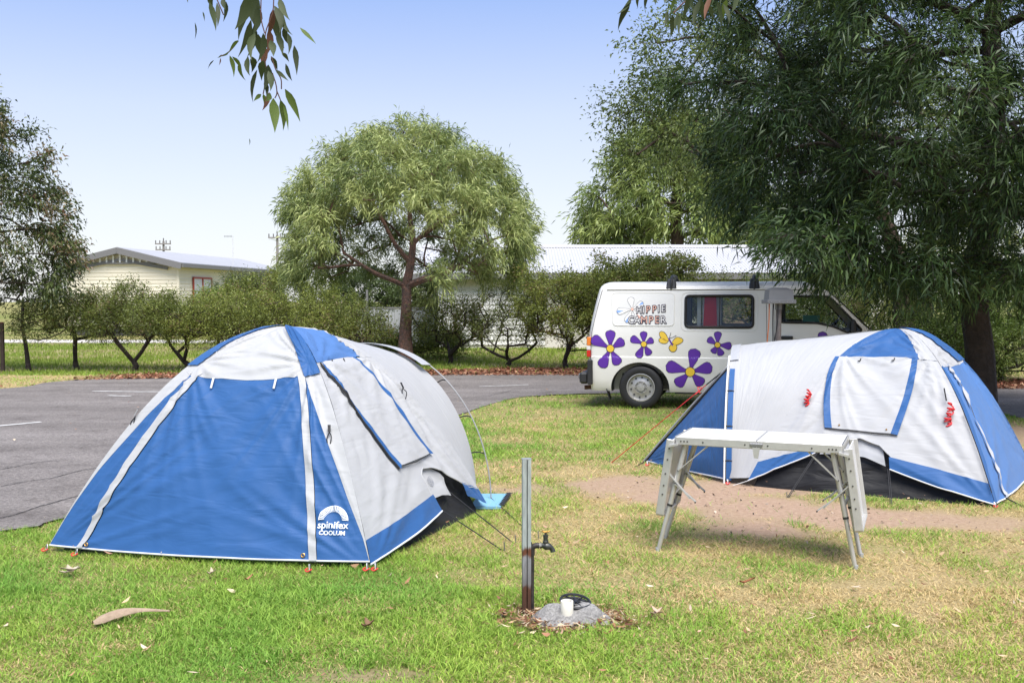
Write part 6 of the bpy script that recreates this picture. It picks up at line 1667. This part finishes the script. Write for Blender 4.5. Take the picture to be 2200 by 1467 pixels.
MB().add(np.array([gp_(gr, a) - [0, 0, .010] for a in a_]), [list(range(24))]).build("grate_well", M_SEAM, gt)
pv = thing("plastic_pipe_stub", "short white plastic pipe stub standing on the concrete block", "pipe", (MOUND_C[0] - .022, MOUND_C[1] - .05, 0))
MB().lathe([(.0235, .02), (.0305, .02), (.0312, .05), (.0305, .113), (.029, .115), (.0245, .115), (.0235, .111), (.0235, .075), (0, .07)], (0, 0, 0), 28).build("stub", mat("dirty_white_pvc", (.68, .65, .57), .6, var=(14, .6, (.50, .45, .36)), bump=(40, .3, .004)), pv, smooth=True)

# ------------------------------------------------------------------ bark strip and big leaves on the lawn
bk_ = [G(200, 1350), G(245, 1338), G(300, 1333), G(365, 1330)]
c_ = sum(bk_) / 4
q = smoothpath([p_ + [0, 0, z] for p_, z in zip(bk_, (.03, .045, .055, .045))], 20); w = np.interp(np.linspace(0, 1, 20), [0, .12, .45, .7, 1], [.012, .03, .032, .012, .003])
t_ = nrm(np.gradient(q, axis=0)); sd_ = nrm(np.cross(t_, [0, 0, 1]))
rows = [q + sd_ * (w * s)[:, None] + np.array([0, 0, 1]) * (w * (.55 - .9 * abs(s) ** 1.5))[:, None] for s in (-1, -.55, -.2, .0, .25, .6, 1)]
rows2 = [r - [0, 0, .004] for r in rows[::-1]]
o = MB().grid(np.stack(rows + rows2 + rows[:1], 0) - c_).build("bark_strip", mat("dry_bark", (.36, .27, .19), .85, var=(18, .7, (.22, .15, .10)), bump=(50, .6, .01)), smooth=True)
o.location = c_; tag(o, "long dry curled strip of bark on the foreground lawn", "bark")
def big_leaf(px, py, L_, w, ang, col, label, parts=1):
    b = G(px, py); V, F = [], []
    for i in range(parts):
        a = ang + i * 1.9; d = np.array([math.cos(a), math.sin(a), 0]); s = np.array([-d[1], d[0], 0])
        for t, ww, z in ((-.5, .08, .035), (-.2, 1, .026), (.15, .9, .036), (.5, .05, .05)):
            p_ = d * L_ * t + np.array([0, 0, z + i * .006]); V += [p_ - s * w * ww / 2 + [0, 0, .008], p_, p_ + s * w * ww / 2 + [0, 0, .008]]
        k = i * 12
        F += [[k + r * 3 + c, k + r * 3 + c + 1, k + r * 3 + c + 4, k + r * 3 + c + 3] for r in range(3) for c in (0, 1)]
    me = quads_mesh("fallen_leaf", np.array(V), np.array(F), np.tile(col, (len(F), 1)), smooth=True)
    o = link("fallen_leaf", me, M_LITTER); o.location = b; tag(o, label, "leaf", "large fallen leaves")
big_leaf(150, 1240, .11, .035, .3, (.46, .40, .30), "crumpled pale leaf cluster on the grass below the tent's left corner", 3)
big_leaf(790, 1357, .06, .028, .2, (.20, .12, .07), "dark brown curled leaf on the grass below the blue tent's centre", 2)
big_leaf(1605, 1262, .09, .022, .2, (.24, .09, .045), "reddish brown leaf lying on the grass below the folding table", 1)
big_leaf(1410, 1330, .07, .025, .4, (.50, .36, .27), "pinkish dry leaf on the grass right of the concrete block", 2)
big_leaf(535, 1255, .05, .022, .7, (.36, .18, .10), "small rust brown leaf below the blue front panel", 1)
big_leaf(455, 1243, .05, .018, .1, (.50, .42, .31), "small tan leaf left of the rust brown one below the tent", 2)

# ------------------------------------------------------------------ power pedestal behind the right-hand tent
b = at(1673, 645, 11.6); b[2] = 0
ped = thing("power_pedestal", "grey metal power box on a steel pole in front of the van", "power box", b)
MB().tube([(0, 0, -.05), (0, 0, 1.55)], .034, 12).build("pole", mat("weathered_steel_pole", (.15, .125, .12), .7, .3, var=(12, .7, (.24, .22, .21))), ped, smooth=True)
M_BOXG = mat("grey_steel_box", (.21, .21, .213), .55, .4, var=(8, .5, (.16, .16, .163)))
x, y = .145, .12
MB().add([(-x, -y, 1.55), (x, -y, 1.55), (x, y, 1.55), (-x, y, 1.55), (-x * .93, -y * .9, 1.67), (x * .93, -y * .9, 1.67), (x * .93, y * .9, 1.67), (-x * .93, y * .9, 1.67), (-x * .5, -y * .45, 1.695), (x * .5, -y * .45, 1.695), (x * .5, y * .45, 1.695), (-x * .5, y * .45, 1.695)],
         [[0, 3, 2, 1], [0, 1, 5, 4], [1, 2, 6, 5], [2, 3, 7, 6], [3, 0, 4, 7], [4, 5, 9, 8], [5, 6, 10, 9], [6, 7, 11, 10], [7, 4, 8, 11], [8, 9, 10, 11]]).build("hood", M_BOXG, ped)
MB().box((0, 0, 1.532), (.335, .28, .045)).build("lip", M_BOXG, ped, bevel=.005)
for i, xx in enumerate((-.12, -.03, .06, .12)): MB().tube([(xx, -.14, 1.532), (xx, -.146, 1.532)], .008, 8).build("bolt", M_PEG, ped)
MB().tube([(0, 0, 1.44), (0, 0, 1.52)], .042, 12).build("pole_collar", M_BOXG, ped)
for x0, x1, m in ((-.13, -.16, mat("orange_lead", (.45, .13, .04), .6)), (-.085, -.09, M_CORDK), (-.03, -.08, M_CORDK)):
    MB().tube(smoothpath([(x0, -.08, 1.53), (x0 - .005, -.09, 1.3), (x1, -.10, 1.0), (x1 - .02, -.05, .5), (x1, 0, .05)], 20), .0065, 6).build("cable", m, ped, smooth=True)
# stake at the left edge
b = G(6, 799); b[2] = 0
sk = thing("garden_stake", "slim dark timber stake at the far left edge", "stake", b)
MB().box((0, 0, .5), (.075, .06, 1.1)).build("shaft", mat("dark_timber", (.05, .035, .028), .85, var=(8, .5, (.09, .06, .05))), sk)
MB().box((0, 0, 1.06), (.066, .052, .04)).build("stake_top", mat("red_brown_timber", (.16, .06, .04), .8), sk)
print("TRIS", sum(sum(len(p.vertices) - 2 for p in me.polygons) if len(me.polygons) < 3000 else len(me.polygons) * (len(me.polygons[0].vertices) - 2) for me in {o.data for o in COL.objects if o.type == 'MESH'}))
